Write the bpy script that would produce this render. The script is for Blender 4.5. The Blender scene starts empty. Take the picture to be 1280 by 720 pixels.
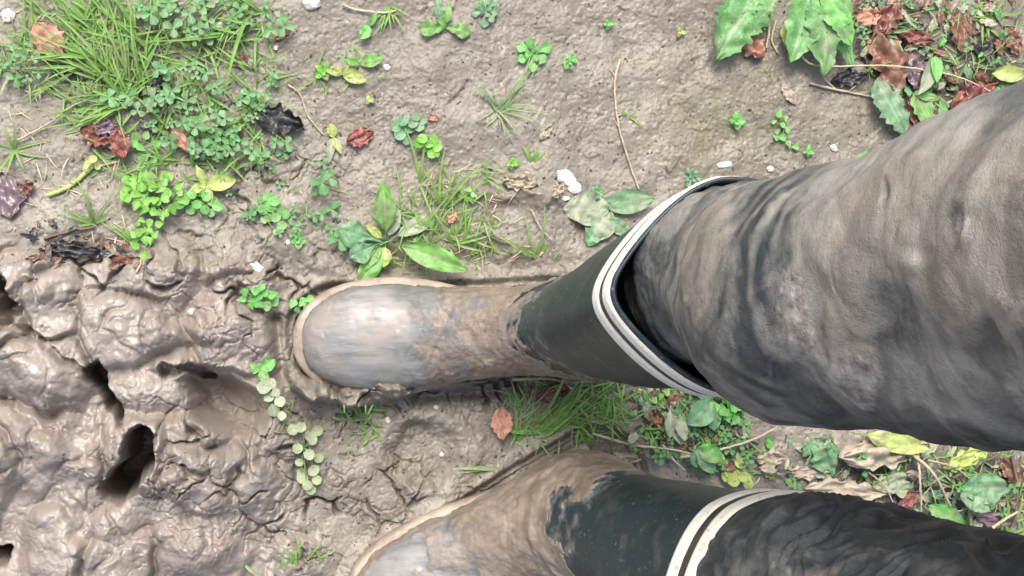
import bpy, math, random
import numpy as np
from mathutils import Vector, Matrix, Euler
R = math.radians
rng = random.Random(7)
sc = bpy.context.scene
col = sc.collection

# ------------------------------------------------------------------ camera
CH = 1.36; TILT = R(10); F = 1725.0            # height, tilt back towards the body, focal length in photo pixels
cd = bpy.data.cameras.new('camera'); cam = bpy.data.objects.new('camera', cd); col.objects.link(cam)
cd.sensor_width = 36; cd.lens = F / 1280 * 36; cd.clip_start = .01; cd.clip_end = 2000
Rt = np.array([math.cos(TILT), 0, math.sin(TILT)]); Up = np.array([0, 1., 0]); Fw = np.array([math.sin(TILT), 0, -math.cos(TILT)])
CP = np.array([0, 0, CH])
cam.matrix_world = Matrix(((Rt[0], Up[0], -Fw[0], 0), (Rt[1], Up[1], -Fw[1], 0), (Rt[2], Up[2], -Fw[2], CH), (0, 0, 0, 1)))
sc.camera = cam
# ------------------------------------------------------------------ world, sun, exposure
SUN_EL, SUN_AZ = 58, 105                       # azimuth measured from +x towards +y
w = bpy.data.worlds.new('World'); sc.world = w; w.use_nodes = True
nt = w.node_tree; bg = nt.nodes['Background']; sky = nt.nodes.new('ShaderNodeTexSky')
sky.sky_type = 'NISHITA'; sky.sun_disc = False; sky.sun_elevation = R(SUN_EL); sky.sun_rotation = R(90 - SUN_AZ)
sky.air_density = 1.0; sky.dust_density = 6.0; sky.ozone_density = 0.6
nt.links.new(sky.outputs[0], bg.inputs[0]); bg.inputs[1].default_value = .128
sd = bpy.data.lights.new('sun', 'SUN'); sd.energy = 1.75; sd.angle = R(26); sd.color = (1, .97, .93)
so = bpy.data.objects.new('sun', sd); col.objects.link(so)
dv = Vector((math.cos(R(SUN_EL)) * math.cos(R(SUN_AZ)), math.cos(R(SUN_EL)) * math.sin(R(SUN_AZ)), math.sin(R(SUN_EL))))
so.rotation_euler = dv.to_track_quat('Z', 'Y').to_euler()
sc.view_settings.view_transform = 'Standard'; sc.view_settings.look = 'None'
sc.view_settings.exposure = 0.84; sc.view_settings.gamma = 1; sc.view_settings.use_curve_mapping = False

# ------------------------------------------------------------------ point helpers
def P(u, v, h=0.0):
    d = Rt * (u - 640) / F + Up * (360 - v) / F + Fw
    return CP + d * ((h - CH) / d[2])
def Cd(u, v, d):
    return CP + d * (Rt * (u - 640) / F + Up * (360 - v) / F + Fw)
def UV(x, y, z=0.0):
    a = x * Rt[0] + (z - CH) * Rt[2]; d = x * Fw[0] + (z - CH) * Fw[2]
    return 640 + F * a / d, 360 - F * y / d

# ------------------------------------------------------------------ noise
_p = np.random.RandomState(3).permutation(256); _p = np.concatenate([_p, _p, _p])
_g = np.random.RandomState(4).normal(size=(256, 3)); _g /= np.linalg.norm(_g, axis=1)[:, None]
def noise3(x, y, z):
    x, y, z = np.broadcast_arrays(np.asarray(x, float), np.asarray(y, float), np.asarray(z, float))
    xi, yi, zi = np.floor(x).astype(int), np.floor(y).astype(int), np.floor(z).astype(int)
    xf, yf, zf = x - xi, y - yi, z - zi
    fu, fv, fw = [t * t * t * (t * (t * 6 - 15) + 10) for t in (xf, yf, zf)]
    r = 0
    for a in (0, 1):
        for b in (0, 1):
            for c in (0, 1):
                h = _p[_p[_p[(xi + a) & 255] + ((yi + b) & 255)] + ((zi + c) & 255)]
                q = _g[h]
                dt = q[..., 0] * (xf - a) + q[..., 1] * (yf - b) + q[..., 2] * (zf - c)
                r = r + dt * (fu if a else 1 - fu) * (fv if b else 1 - fv) * (fw if c else 1 - fw)
    return r * 1.6
_g2 = np.stack([np.cos(np.arange(256) * .7853 * 1.37), np.sin(np.arange(256) * .7853 * 1.37)], 1)
def noise2(x, y):
    xi, yi = np.floor(x).astype(int), np.floor(y).astype(int)
    xf, yf = x - xi, y - yi
    fu, fv = [t * t * t * (t * (t * 6 - 15) + 10) for t in (xf, yf)]
    r = 0
    for a in (0, 1):
        for b in (0, 1):
            q = _g2[_p[_p[(xi + a) & 255] + ((yi + b) & 255)]]
            r = r + (q[..., 0] * (xf - a) + q[..., 1] * (yf - b)) * (fu if a else 1 - fu) * (fv if b else 1 - fv)
    return r * 1.5
def fbm2(x, y, f, n=4, g=.5):
    r = 0; a = 1
    for i in range(n):
        r = r + a * noise2(x * f + 17.3 * i, y * f - 9.1 * i); f *= 2.03; a *= g
    return r
def fbm3(p, f, n=3, g=.5, off=0):
    r = 0; a = 1
    for i in range(n):
        r = r + a * noise3(p[..., 0] * f + 7.3 * i + off, p[..., 1] * f - 3.1 * i, p[..., 2] * f + 5.7 * i); f *= 2.03; a *= g
    return r
def worley(x, y, f):
    x = x * f; y = y * f; xi = np.floor(x).astype(int); yi = np.floor(y).astype(int)
    f1 = np.full(x.shape, 9.); f2 = np.full(x.shape, 9.)
    for a in (-1, 0, 1):
        for b in (-1, 0, 1):
            h = _p[_p[(xi + a) & 255] + ((yi + b) & 255)]; h2 = _p[h + 57]
            d = np.hypot(xi + a + h / 256. - x, yi + b + h2 / 256. - y)
            n = d < f1; f2 = np.where(n, f1, np.minimum(f2, d)); f1 = np.where(n, d, f1)
    return f1, f2
def ss(t): t = np.clip(t, 0, 1); return t * t * (3 - 2 * t)
def el(U, V, u0, v0, su, sv, ang=0, p=1.0):
    a = R(ang); du, dv_ = U - u0, V - v0
    x = (du * math.cos(a) + dv_ * math.sin(a)) / su; y = (-du * math.sin(a) + dv_ * math.cos(a)) / sv
    return np.exp(-(x * x + y * y) ** p)
def seg(U, V, pts):
    best = np.full(np.shape(U), 1e9)
    for (a, b), (c, d) in zip(pts[:-1], pts[1:]):
        l2 = (c - a) ** 2 + (d - b) ** 2 + 1e-9
        t = np.clip(((U - a) * (c - a) + (V - b) * (d - b)) / l2, 0, 1)
        best = np.minimum(best, np.hypot(U - a - t * (c - a), V - b - t * (d - b)))
    return best
def inpoly(U, V, poly):
    r = np.zeros(np.shape(U), bool); n = len(poly)
    for i in range(n):
        (a, b), (c, d) = poly[i], poly[(i + 1) % n]
        if b == d: continue
        r ^= ((b > V) != (d > V)) & (U < (c - a) * (V - b) / (d - b) + a)
    return r

# ------------------------------------------------------------------ object helpers
def tag(o, label=None, cat=None, group=None, kind=None):
    if label: o['label'] = label
    if cat: o['category'] = cat
    if group: o['group'] = group
    if kind: o['kind'] = kind
    return o
def empty(name, loc, *a, **k):
    o = bpy.data.objects.new(name, None); col.objects.link(o); o.location = tuple(float(t) for t in loc); o.empty_display_size = .02
    return tag(o, *a, **k)
def mesh(name, verts, faces, mat, parent=None, attrs=None, origin=None, smooth=True):
    verts = np.asarray(verts, float)
    if origin is None: origin = np.zeros(3)
    me = bpy.data.meshes.new(name)
    if isinstance(faces, np.ndarray):
        n = len(faces); k = faces.shape[1]
        me.vertices.add(len(verts)); me.vertices.foreach_set('co', (verts - origin).ravel())
        me.loops.add(n * k); me.loops.foreach_set('vertex_index', faces.ravel().astype(np.int32))
        me.polygons.add(n); me.polygons.foreach_set('loop_start', np.arange(0, n * k, k, dtype=np.int32))
        me.update(calc_edges=True)
    else:
        me.from_pydata((verts - origin).tolist(), [], faces)
    if smooth: me.polygons.foreach_set('use_smooth', np.ones(len(me.polygons), bool))
    for k_, a in (attrs or {}).items():
        at = me.attributes.new(k_, 'FLOAT', 'POINT'); at.data.foreach_set('value', np.asarray(a, np.float32).ravel())
    me.materials.append(mat); me.update()
    o = bpy.data.objects.new(name, me); col.objects.link(o)
    if parent is not None:
        o.parent = parent; o.location = tuple(np.asarray(origin, float) - np.array(parent_world(parent)))
    else: o.location = tuple(float(t) for t in origin)
    return o
def parent_world(p):
    l = np.array(p.location)
    while p.parent is not None: p = p.parent; l = l + np.array(p.location)
    return l

class MB:
    """collects leaf and tube patches into one mesh"""
    def __init__(s): s.v = []; s.f = []; s.t = []; s.s = []; s.r = []; s.n = 0
    def grid(s, pts, T, S, r, close=False):
        a, b = pts.shape[:2]; base = s.n
        s.v.append(pts.reshape(-1, 3)); s.t.append(T.ravel()); s.s.append(S.ravel()); s.r.append(np.full(a * b, r)); s.n += a * b
        for i in range(a - 1):
            for j in range(b if close else b - 1):
                k = (j + 1) % b
                s.f.append((base + i * b + j, base + i * b + k, base + (i + 1) * b + k, base + (i + 1) * b + j))
    def build(s, name, mat, parent=None, origin=None):
        return mesh(name, np.concatenate(s.v), s.f, mat, parent,
                    {'t': np.concatenate(s.t), 's': np.concatenate(s.s), 'rnd': np.concatenate(s.r)}, origin)
SH = {
    'oval': lambda s: np.sin(np.pi * np.clip(s, 0, 1) ** .9) ** .75,
    'obov': lambda s: np.where(s < .35, .10 + .25 * s, 0) + (s >= .0) * np.sin(np.pi * np.clip(s, 0, 1) ** 1.9) ** .8 * .9,
    'lance': lambda s: np.sin(np.pi * np.clip(s, 0, 1) ** .75) ** .9 + .04,
    'blade': lambda s: (1 - s ** 2.5) * .9 + .05 - .3 * np.exp(-s * 8),
    'round': lambda s: np.sqrt(np.clip(1 - (2 * s - 1) ** 2, 0, 1)),
    'spoon': lambda s: .16 + .9 * np.exp(-((s - .72) / .24) ** 2) * (s < 1) - .16 * s ** 8,
    'long': lambda s: .07 + np.clip(np.sin(np.pi * np.clip((s - .22) / .78, 0, 1) ** .85), 0, 1) ** .8,
}
def leaf(mb, base, az, L, W, shape='oval', pitch=20, bend=-25, fold=.25, wave=.0, ser=0, lob=0, crum=0, nl=14, nw=6, sway=0, seed=None):
    """az in degrees in the ground plane, pitch = rise at the base, bend = total change of pitch"""
    sd_ = rng.random() * 100 if seed is None else seed
    s = np.linspace(0, 1, nl); a = np.radians(az) + np.radians(sway) * s
    pt = np.radians(pitch + bend * s)
    dl = L / (nl - 1)
    dx = np.concatenate([[0], np.cumsum(np.cos(pt[:-1]) * np.cos(a[:-1]) * dl)])
    dy = np.concatenate([[0], np.cumsum(np.cos(pt[:-1]) * np.sin(a[:-1]) * dl)])
    dz = np.concatenate([[0], np.cumsum(np.sin(pt[:-1]) * dl)])
    t = np.linspace(-1, 1, nw + 1)
    w_ = SH[shape](s) * W / 2
    S, T = np.meshgrid(s, t, indexing='ij')
    Wd = np.repeat(w_[:, None], nw + 1, 1)
    if ser: Wd = Wd * (1 + ser * noise2(S * 14 + sd_, np.sign(T) * 3.3) * np.abs(T))
    if lob: Wd = Wd * (1 - lob * (.5 + .5 * np.cos(S * 2 * np.pi * 4.5 + sd_)) * np.abs(T) ** 2)
    off = T * Wd
    nx, ny = -np.sin(a)[:, None], np.cos(a)[:, None]
    X = base[0] + dx[:, None] + nx * off * math.cos(math.atan(fold)); Y = base[1] + dy[:, None] + ny * off * math.cos(math.atan(fold))
    Z = base[2] + dz[:, None] + np.abs(off) * fold
    if wave: Z = Z + wave * W * noise2(S * 6 + sd_, T * 1.5 + sd_) * (.3 + np.abs(T))
    if crum: Z = Z + crum * W * (noise2(S * 4 + sd_, T * 2.2 - sd_) + .5 * noise2(S * 9 + sd_, T * 5 - sd_))
    mb.grid(np.stack([X, Y, Z], -1), T, S, (sd_ % 1.0))
    return np.array([X[-1, nw // 2], Y[-1, nw // 2], Z[-1, nw // 2]])
def tube(mb, pts, r0, r1, n=6):
    pts = np.asarray(pts, float); m = len(pts); rr = np.linspace(r0, r1, m)
    tg = np.gradient(pts, axis=0); tg /= np.linalg.norm(tg, axis=1)[:, None] + 1e-9
    up = np.array([0, 0, 1.]); sdv = np.cross(tg, up); bad = np.linalg.norm(sdv, axis=1) < .1
    sdv[bad] = np.cross(tg[bad], [1., 0, 0]); sdv /= np.linalg.norm(sdv, axis=1)[:, None]; u2 = np.cross(sdv, tg)
    th = np.arange(n) / n * 2 * np.pi
    g = pts[:, None] + rr[:, None, None] * (np.cos(th)[None, :, None] * sdv[:, None] + np.sin(th)[None, :, None] * u2[:, None])
    T, S = np.meshgrid(np.cos(th), np.linspace(0, 1, m)); mb.grid(g, T, S, rng.random(), True)
def catmull(c, n):
    c = np.asarray(c, float); m = len(c); q = np.vstack([2 * c[0] - c[1], c, 2 * c[-1] - c[-2]])
    t = np.linspace(0, m - 1 - 1e-9, n); i = np.floor(t).astype(int); f = (t - i)[:, None]
    a, b, d, e = q[i], q[i + 1], q[i + 2], q[i + 3]
    return .5 * (2 * b + (d - a) * f + (2 * a - 5 * b + 4 * d - e) * f * f + (3 * b - a - 3 * d + e) * f ** 3)

# ------------------------------------------------------------------ materials
class NT:
    def __init__(s, name):
        s.m = bpy.data.materials.new(name); s.m.use_nodes = True; s.t = s.m.node_tree; s.p = s.t.nodes['Principled BSDF']
        s.out = s.t.nodes['Material Output']
    def n(s, typ, **k):
        o = s.t.nodes.new(typ)
        for a, b in k.items(): setattr(o, a, b)
        return o
    def l(s, a, b): s.t.links.new(a, b)
    def obj(s): return s.n('ShaderNodeTexCoord').outputs['Object']
    def noise(s, scale, detail=4, rough=.55, vec=None, dist=0):
        o = s.n('ShaderNodeTexNoise'); o.inputs['Scale'].default_value = scale; o.inputs['Detail'].default_value = detail
        o.inputs['Roughness'].default_value = rough; o.inputs['Distortion'].default_value = dist
        s.l(vec if vec is not None else s.obj(), o.inputs['Vector']); return o.outputs['Fac']
    def ramp(s, fac, stops):
        o = s.n('ShaderNodeValToRGB'); e = o.color_ramp.elements
        while len(e) < len(stops): e.new(.5)
        for x, (p, c) in zip(e, stops):
            x.position = p; x.color = (c, c, c, 1) if isinstance(c, (int, float)) else (*c, 1)
        s.l(fac, o.inputs[0]); return o.outputs[0]
    def mix(s, f, a, b, mode='MIX'):
        o = s.n('ShaderNodeMix', data_type='RGBA', blend_type=mode)
        for src, i in ((f, 0), (a, 6), (b, 7)):
            if isinstance(src, (int, float)): o.inputs[i].default_value = src if i == 0 else (src, src, src, 1)
            elif isinstance(src, tuple): o.inputs[i].default_value = (*src, 1)
            else: s.l(src, o.inputs[i])
        return o.outputs[2]
    def math(s, op, a, b=0.0):
        o = s.n('ShaderNodeMath', operation=op)
        for src, i in ((a, 0), (b, 1)):
            if isinstance(src, (int, float)): o.inputs[i].default_value = src
            else: s.l(src, o.inputs[i])
        return o.outputs[0]
    def attr(s, nm): return s.n('ShaderNodeAttribute', attribute_name=nm).outputs['Fac']
    def bump(s, hgt, strength, dist):
        o = s.n('ShaderNodeBump'); o.inputs['Strength'].default_value = strength; o.inputs['Distance'].default_value = dist
        s.l(hgt, o.inputs['Height']); s.l(o.outputs[0], s.p.inputs['Normal']); return o
    def set(s, **k):
        for a, b in k.items():
            i = s.p.inputs[a.replace('_', ' ')]
            if isinstance(b, (int, float)): i.default_value = b
            elif isinstance(b, tuple): i.default_value = (*b, 1)
            else: s.l(b, i)

def ground_mat():
    m = NT('wet_mud'); wet = m.attr('wet'); moss = m.attr('moss')
    big = m.noise(9, 5); mid = m.noise(45, 6, .65); fine = m.noise(260, 4, .6)
    c = m.ramp(big, [(.28, (.168, .152, .124)), (.5, (.246, .226, .190)), (.74, (.315, .292, .252))])
    c = m.mix(m.ramp(mid, [(.35, .0), (.7, .55)]), c, (.165, .132, .108))
    c = m.mix(m.ramp(fine, [(.55, 0), (.72, .45)]), c, (.38, .355, .305))
    wc = m.ramp(m.noise(14, 5, .6, dist=.6), [(.3, (.228, .195, .168)), (.55, (.305, .268, .238)), (.75, (.380, .343, .312))])
    c = m.mix(wet, c, wc)
    ms = m.math('MULTIPLY', moss, m.ramp(m.noise(70, 5, .7), [(.36, 0), (.64, .8)]))
    c = m.mix(ms, c, (.15, .155, .065))
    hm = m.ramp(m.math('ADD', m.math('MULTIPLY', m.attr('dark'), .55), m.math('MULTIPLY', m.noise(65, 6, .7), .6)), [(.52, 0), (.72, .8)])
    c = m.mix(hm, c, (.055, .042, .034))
    c = m.mix(m.ramp(m.noise(28, 6, .65, dist=.4), [(.48, 0), (.64, .5)]), c, (.135, .118, .092))
    sp = m.ramp(m.noise(190, 2, .4), [(.66, 0), (.70, 1)]); sp = m.math('MULTIPLY', sp, m.math('SUBTRACT', .75, m.math('MULTIPLY', wet, .6)))
    c = m.mix(sp, c, (.06, .045, .035)); c = m.mix(m.math('MULTIPLY', m.ramp(m.noise(12, 5, .6, dist=.4), [(.50, 0), (.66, .45)]), m.math('SUBTRACT', 1.0, wet)), c, (.155, .132, .105))
    lt = m.ramp(m.noise(150, 1, .4, vec=m.n('ShaderNodeTexCoord').outputs['Object']), [(.755, 0), (.775, 1)])
    c = m.mix(m.math('MULTIPLY', lt, .5), c, (.5, .44, .37))
    m.set(Base_Color=c, Specular_IOR_Level=.5)
    r = m.ramp(m.noise(20, 4, .6), [(.3, .34), (.7, .58)])
    r = m.mix(wet, r, m.ramp(m.noise(25, 4, .6), [(.3, .27), (.7, .46)]))
    m.set(Roughness=r)
    h = m.math('ADD', m.math('MULTIPLY', m.noise(110, 6, .65), .45), m.math('MULTIPLY', m.noise(420, 3, .6), .35))
    h = m.math('MULTIPLY', h, m.math('SUBTRACT', 1.0, m.math('MULTIPLY', wet, .62)))
    m.bump(h, .62, .0020)
    return m.m
def leaf_mat(name, ca, cb, vein=(.5, .6, .3), rough=.45, trans=.25, veins=True, spots=None):
    m = NT(name); t = m.attr('t'); s = m.attr('s'); r = m.attr('rnd')
    c = m.mix(m.ramp(m.noise(60, 4, .6), [(.35, 0), (.65, 1)]), ca, cb)
    c = m.mix(m.math('MULTIPLY', r, .55), c, tuple(min(1, x * 1.7 + .02) for x in ca))
    if veins:
        at = m.math('ABSOLUTE', t)
        c = m.mix(m.ramp(at, [(.03, .5), (.14, 0)]), c, vein)
        w_ = m.math('SINE', m.math('MULTIPLY', m.math('SUBTRACT', m.math('MULTIPLY', s, 9.0), m.math('MULTIPLY', at, 1.6)), 6.283))
        c = m.mix(m.ramp(w_, [(.9, 0), (1.0, .16)]), c, vein)
    if spots: c = m.mix(m.ramp(m.noise(240, 3, .5), [(.60, 0), (.66, 1)]), c, spots)
    c = m.mix(m.ramp(m.noise(140, 4, .65), [(.45, 0), (.75, .5)]), c, tuple(x * .45 for x in ca))
    dirt = m.ramp(m.noise(45, 6, .75), [(.50, 0), (.70, .75)])
    c = m.mix(dirt, c, (.27, .225, .175))
    c = m.mix(m.ramp(m.noise(330, 2, .5), [(.66, 0), (.72, .8)]), c, (.10, .07, .04))
    m.set(Base_Color=c, Roughness=rough, Specular_IOR_Level=.45)
    m.bump(m.noise(180, 4, .6), .35, .0012)
    if trans:
        tr = m.n('ShaderNodeBsdfTranslucent'); m.l(c, tr.inputs[0]); mx = m.n('ShaderNodeMixShader'); mx.inputs[0].default_value = trans
        m.l(m.p.outputs[0], mx.inputs[1]); m.l(tr.outputs[0], mx.inputs[2]); m.l(mx.outputs[0], m.out.inputs[0])
    return m.m
M = {
    'mud': ground_mat(),
    'grass': leaf_mat('grass_blade_green', (.15, .31, .06), (.25, .42, .11), (.25, .4, .15), veins=False),
    'grasspale': leaf_mat('grass_blade_pale', (.22, .33, .15), (.30, .40, .20), veins=False),
    'straw': leaf_mat('dry_straw', (.42, .36, .24), (.52, .47, .33), veins=False, trans=.1, rough=.6),
    'clover': leaf_mat('clover_leaf', (.085, .25, .075), (.15, .34, .12), (.28, .45, .28), trans=.2),
    'cress': leaf_mat('cress_leaf', (.16, .42, .06), (.25, .52, .09), (.4, .6, .2)),
    'dock': leaf_mat('broad_leaf_green', (.12, .32, .10), (.20, .42, .15), (.45, .6, .35), spots=(.36, .48, .32)),
    'plant': leaf_mat('plantain_leaf_green', (.13, .33, .07), (.21, .43, .11), (.42, .56, .25)),
    'bright': leaf_mat('fresh_leaf_green', (.13, .42, .09), (.20, .50, .13), (.4, .6, .3)),
    'teal': leaf_mat('bluish_leaf_green', (.13, .29, .14), (.22, .39, .22), (.4, .55, .4)),
    'yellow': leaf_mat('yellow_green_leaf', (.36, .46, .12), (.48, .56, .20), (.6, .65, .35)),
    'palegreen': leaf_mat('pale_mud_smeared_leaf', (.33, .42, .22), (.44, .50, .31), (.5, .55, .4), rough=.5),
    'greyleaf': leaf_mat('grey_green_dying_leaf', (.27, .33, .22), (.38, .42, .30), (.5, .52, .4), rough=.6, trans=.1),
    'pink': leaf_mat('dead_leaf_pink', (.40, .20, .14), (.50, .27, .20), (.35, .16, .11), rough=.55, trans=.05),
    'red': leaf_mat('dead_leaf_red', (.19, .065, .055), (.29, .125, .105), (.13, .05, .045), rough=.35, trans=.05),
    'brown': leaf_mat('dead_leaf_brown', (.16, .075, .045), (.25, .13, .085), (.12, .06, .04), rough=.4, trans=.05),
    'purple': leaf_mat('wet_dead_leaf_purple', (.12, .085, .10), (.20, .15, .18), (.1, .06, .07), rough=.22, trans=0),
    'black': leaf_mat('rotten_leaf_black', (.03, .03, .035), (.075, .07, .075), (.03, .03, .03), rough=.35, trans=0),
    'litter': leaf_mat('pale_leaf_litter', (.34, .29, .22), (.46, .42, .33), (.3, .26, .2), rough=.6, trans=.05),
}
def simple(name, a, b, rough=.6, sc_=80, bump=.001):
    m = NT(name); m.set(Base_Color=m.mix(m.ramp(m.noise(sc_, 4, .6), [(.35, 0), (.65, 1)]), a, b), Roughness=rough); m.bump(m.noise(sc_ * 2, 4), .5, bump); return m.m
M['white'] = simple('white_stone', (.50, .46, .40), (.86, .85, .82), .5, 130, .002)
M['stone'] = simple('grey_stone', (.30, .26, .22), (.42, .37, .32), .5)
M['twig'] = simple('pale_twig', (.36, .29, .21), (.52, .45, .36), .6)
M['darktwig'] = simple('dark_twig', (.10, .07, .05), (.18, .13, .10), .6)
M['crumb'] = simple('dark_crumb', (.05, .038, .03), (.13, .10, .08), .6)

# ------------------------------------------------------------------ ground
FX0, FX1, FY0, FY1, ST = -.31, .87, -.37, .37, .00105
def axis(a, b):
    n = int(round((b - a) / ST)); c = np.linspace(a, b, n + 1)
    g = []; d = ST; q = 0
    while q < 1200: d *= 1.35; q += d; g.append(q)
    g = np.array(g); return np.concatenate([(a - g)[::-1], c, b + g])
xs, ys = axis(FX0, FX1), axis(FY0, FY1)
GX, GY = np.meshgrid(xs, ys, indexing='ij')
def heights(X, Y):
    U, V = UV(X, Y); far = ss((np.maximum(np.abs(X - .28) - .62, np.abs(Y) - .38)) / .5)
    U = np.clip(U, -600, 1900); V = np.clip(V, -600, 1400)
    n1 = fbm2(X, Y, 9, 4); n2 = fbm2(X + 5, Y - 3, 9, 4)
    Uw, Vw = U + 13 * n1 + 5 * fbm2(X, Y, 60, 3), V + 13 * n2 + 5 * fbm2(X - 7, Y, 60, 3)
    z = .004 + .006 * fbm2(X, Y, 4, 3) + .0022 * fbm2(X, Y, 22, 3)
    # trodden crumb texture
    z += .0007 * np.abs(fbm2(X, Y, 85, 4, .6)) + .0004 * fbm2(X, Y, 330, 2)
    # churned wet mud at the lower left
    m = ss((Vw - 285) / 70) * ss((395 - Uw + (Vw - 500) * .10) / 110)
    m = np.maximum(m, .8 * ss((Vw - 600) / 80) * ss((440 - Uw) / 90))
    wx, wy = X + .018 * fbm2(X, Y, 15, 3), Y + .018 * fbm2(X + 9, Y, 15, 3)
    def domes(f, o):
        q1, q2 = worley(wx + o, wy - o, f); return np.clip(1 - (q1 / .75) ** 2, 0, 1), q2 - q1
    d1, e1 = domes(13, 1.7); d2, e2 = domes(27, 4.1); d3, e3 = domes(60, 7.7)
    g2_ = ss(fbm2(X + 8, Y - 4, 9, 2) * 2 + .55); g3_ = ss(fbm2(X - 8, Y + 4, 11, 2) * 2.4 + .2)
    z += m * (.004 + .020 * fbm2(wx, wy, 6, 2, .4) + .026 * d1 * ss(e1 / .25 + .25) + .010 * g2_ * d2 * ss(e2 / .2 + .3) + .0035 * g3_ * d3)
    z += m * (.0016 * fbm2(X, Y, 70, 2, .5) + g3_ * .0016 * fbm2(wx, wy, 150, 3, .6) - g3_ * .0030 * ss((.07 - np.abs(fbm2(wx, wy, 36, 2))) / .07))
    # small dents and pocks everywhere
    z -= .0010 * ss((fbm2(X + 3, Y - 8, 120, 2) - .55) / .2) + .0008 * ss((fbm2(X - 3, Y + 8, 55, 2) - .45) / .3)
    z += .0010 * ss((fbm2(X + 13, Y - 18, 70, 2) - .55) / .10)
    z += .0030 * fbm2(X + 1, Y, 14, 2) * (1 - m)
    # lumps and smooth slabs
    for a in ((60, 460, 70, 42, 30, .022), (30, 560, 55, 40, 0, .012), (235, 590, 75, 60, 20, .022), (60, 360, 40, 34, 0, .014),
              (95, 640, 60, 36, -20, .012), (330, 560, 40, 46, 0, .010), (250, 415, 80, 20, -8, .008), (160, 390, 60, 20, 10, .008), (250, 690, 60, 26, 0, .012)):
        z += a[5] * el(Uw, Vw, *a[:5], 1.4)
    # the clod lying by the footprint
    # smooth boot-heel print
    k = el(U + 5 * n1, V + 5 * n2, 283, 500, 52, 31, 28, 2.6)
    z = z * (1 - k) + k * (-.042 + .034 * ss((U - 255) / 80) + .0012 * fbm2(X, Y, 60, 3))
    k = el(U + 7 * n1 + 3 * fbm2(X, Y, 90, 3), V + 7 * n2, 192, 487, 62, 29, 14, 4.0)
    z = z * (1 - k) + k * (.048 - .016 * ((V - 487) / 30) ** 2 - .008 * ((U - 192) / 60) ** 2 + .0045 * fbm2(X, Y, 45, 4, .6))
    z += .006 * el(U, V, 330, 480, 46, 10, 38, 1.5)
    # deep pits and slits
    def pit(d, wd, dep): return dep * (1 - ss((d - wd * .35) / (wd * .75)))
    z -= pit(seg(Uw, Vw, [(120, 455), (138, 482), (152, 512)]), 9, .09)
    z -= pit(seg(Uw, Vw, [(176, 545), (177, 568), (163, 590), (150, 604)]), 22, .16)
    z -= pit(seg(Uw, Vw, [(-24, 686), (-2, 694)]), 15, .12)
    z -= pit(seg(Uw, Vw, [(2, 352), (16, 374), (24, 392)]), 9, .06)
    z -= pit(seg(Uw, Vw, [(215, 464), (240, 463), (270, 466)]), 8, .03)
    z -= pit(seg(Uw, Vw, [(-5, 498), (20, 505)]), 6, .012)
    z -= pit(seg(Uw, Vw, [(28, 402), (60, 425), (112, 452)]), 6, .012)
    # old print between the boots
    r = np.hypot((Uw - 535) / 52, (Vw - 568) / 40)
    z += -.012 * (1 - ss((r - .5) / .5)) + .005 * np.exp(-((r - 1.12) / .18) ** 2)
    # ridges in the firm soil
    for pts, a, wd in (([(600, 238), (645, 236), (690, 250)], .009, 10), ([(330, 300), (400, 330), (450, 352)], .006, 14), ([(480, 330), (580, 325), (700, 345)], -.012, 22),
                       ([(180, 330), (260, 340), (330, 350)], .007, 10), ([(300, 395), (345, 440), (350, 520), (400, 590)], .004, 12),
                       ([(1040, 560), (1120, 566), (1170, 590)], .016, 22), ([(960, 600), (1060, 606)], .007, 14), ([(740, 250), (800, 245)], -.004, 14)):
        z += a * np.exp(-(seg(Uw, Vw, pts) / wd) ** 2)
    # cracks
    cx, cy = X + .012 * fbm2(X, Y, 25, 3), Y + .012 * fbm2(X + 4, Y, 25, 3)
    ck = (el(U, V, 600, 492, 130, 26) + el(U, V, 720, 480, 60, 22) + 1.2 * el(U, V, 250, 348, 150, 40) + .5 * el(U, V, 330, 230, 110, 60) + .9 * el(U, V, 410, 610, 70, 90) + el(U, V, 470, 470, 60, 70) * .5
          + el(U, V, 230, 560, 70, 60) * .8 + el(U, V, 350, 400, 60, 45) * .7 + .5 * el(U, V, 330, 600, 50, 90) + .6 * el(U, V, 90, 330, 60, 25) + .5 * el(U, V, 530, 620, 90, 40))
    ck = np.clip(ck, 0, 1)
    f1, f2 = worley(cx, cy, 30); gate = ss(fbm2(X + 2, Y + 2, 20, 2) * 2.2 + .55)
    z -= .018 * ck * gate * (1 - ss((f2 - f1) / (.13 * ck + .02)))
    f1, f2 = worley(cx + 1, cy, 75); gate = ss(fbm2(X - 2, Y + 2, 28, 2) * 2.5 + .35)
    z -= .0042 * np.clip(ck * 1.2 + m * .25 + .10, 0, 1) * gate * (1 - ss((f2 - f1) / .15))
    # boots press in and squeeze mud out
    for pts, hw in (([(420, 418), (560, 414), (745, 408)], 66), ([(500, 735), (600, 678), (745, 592)], 63)):
        d = seg(U + 3 * n1, V + 3 * n2, pts)
        z += -.012 * (1 - ss((d - hw * .86) / (hw * .16))) + .0065 * (1 - ss((d - hw * 1.02) / 18)) * (d > hw * .8) * (.7 + .6 * n1)
    z += .050 * np.exp(-(seg(Uw, Vw, [(380, 476), (440, 485), (500, 479)]) / 18) ** 4) * (.85 + .5 * fbm2(X, Y, 40, 3))
    z += .016 * np.exp(-(seg(Uw, Vw, [(365, 460), (376, 482)]) / 10) ** 4)
    z -= .014 * np.exp(-(seg(U, V, [(520, 497), (600, 490), (690, 474)]) / 9) ** 2)
    z -= .016 * np.exp(-(seg(U, V, [(346, 400), (350, 440), (352, 470)]) / 8) ** 2)
    z += .010 * el(U, V, 330, 425, 20, 30)
    return z * (1 - far) + .02 * fbm2(X, Y, 1.1, 3) * far, m
GZ, GM = heights(GX, GY)
GU, GV = UV(GX, GY)
nx_, ny_ = GX.shape
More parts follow.
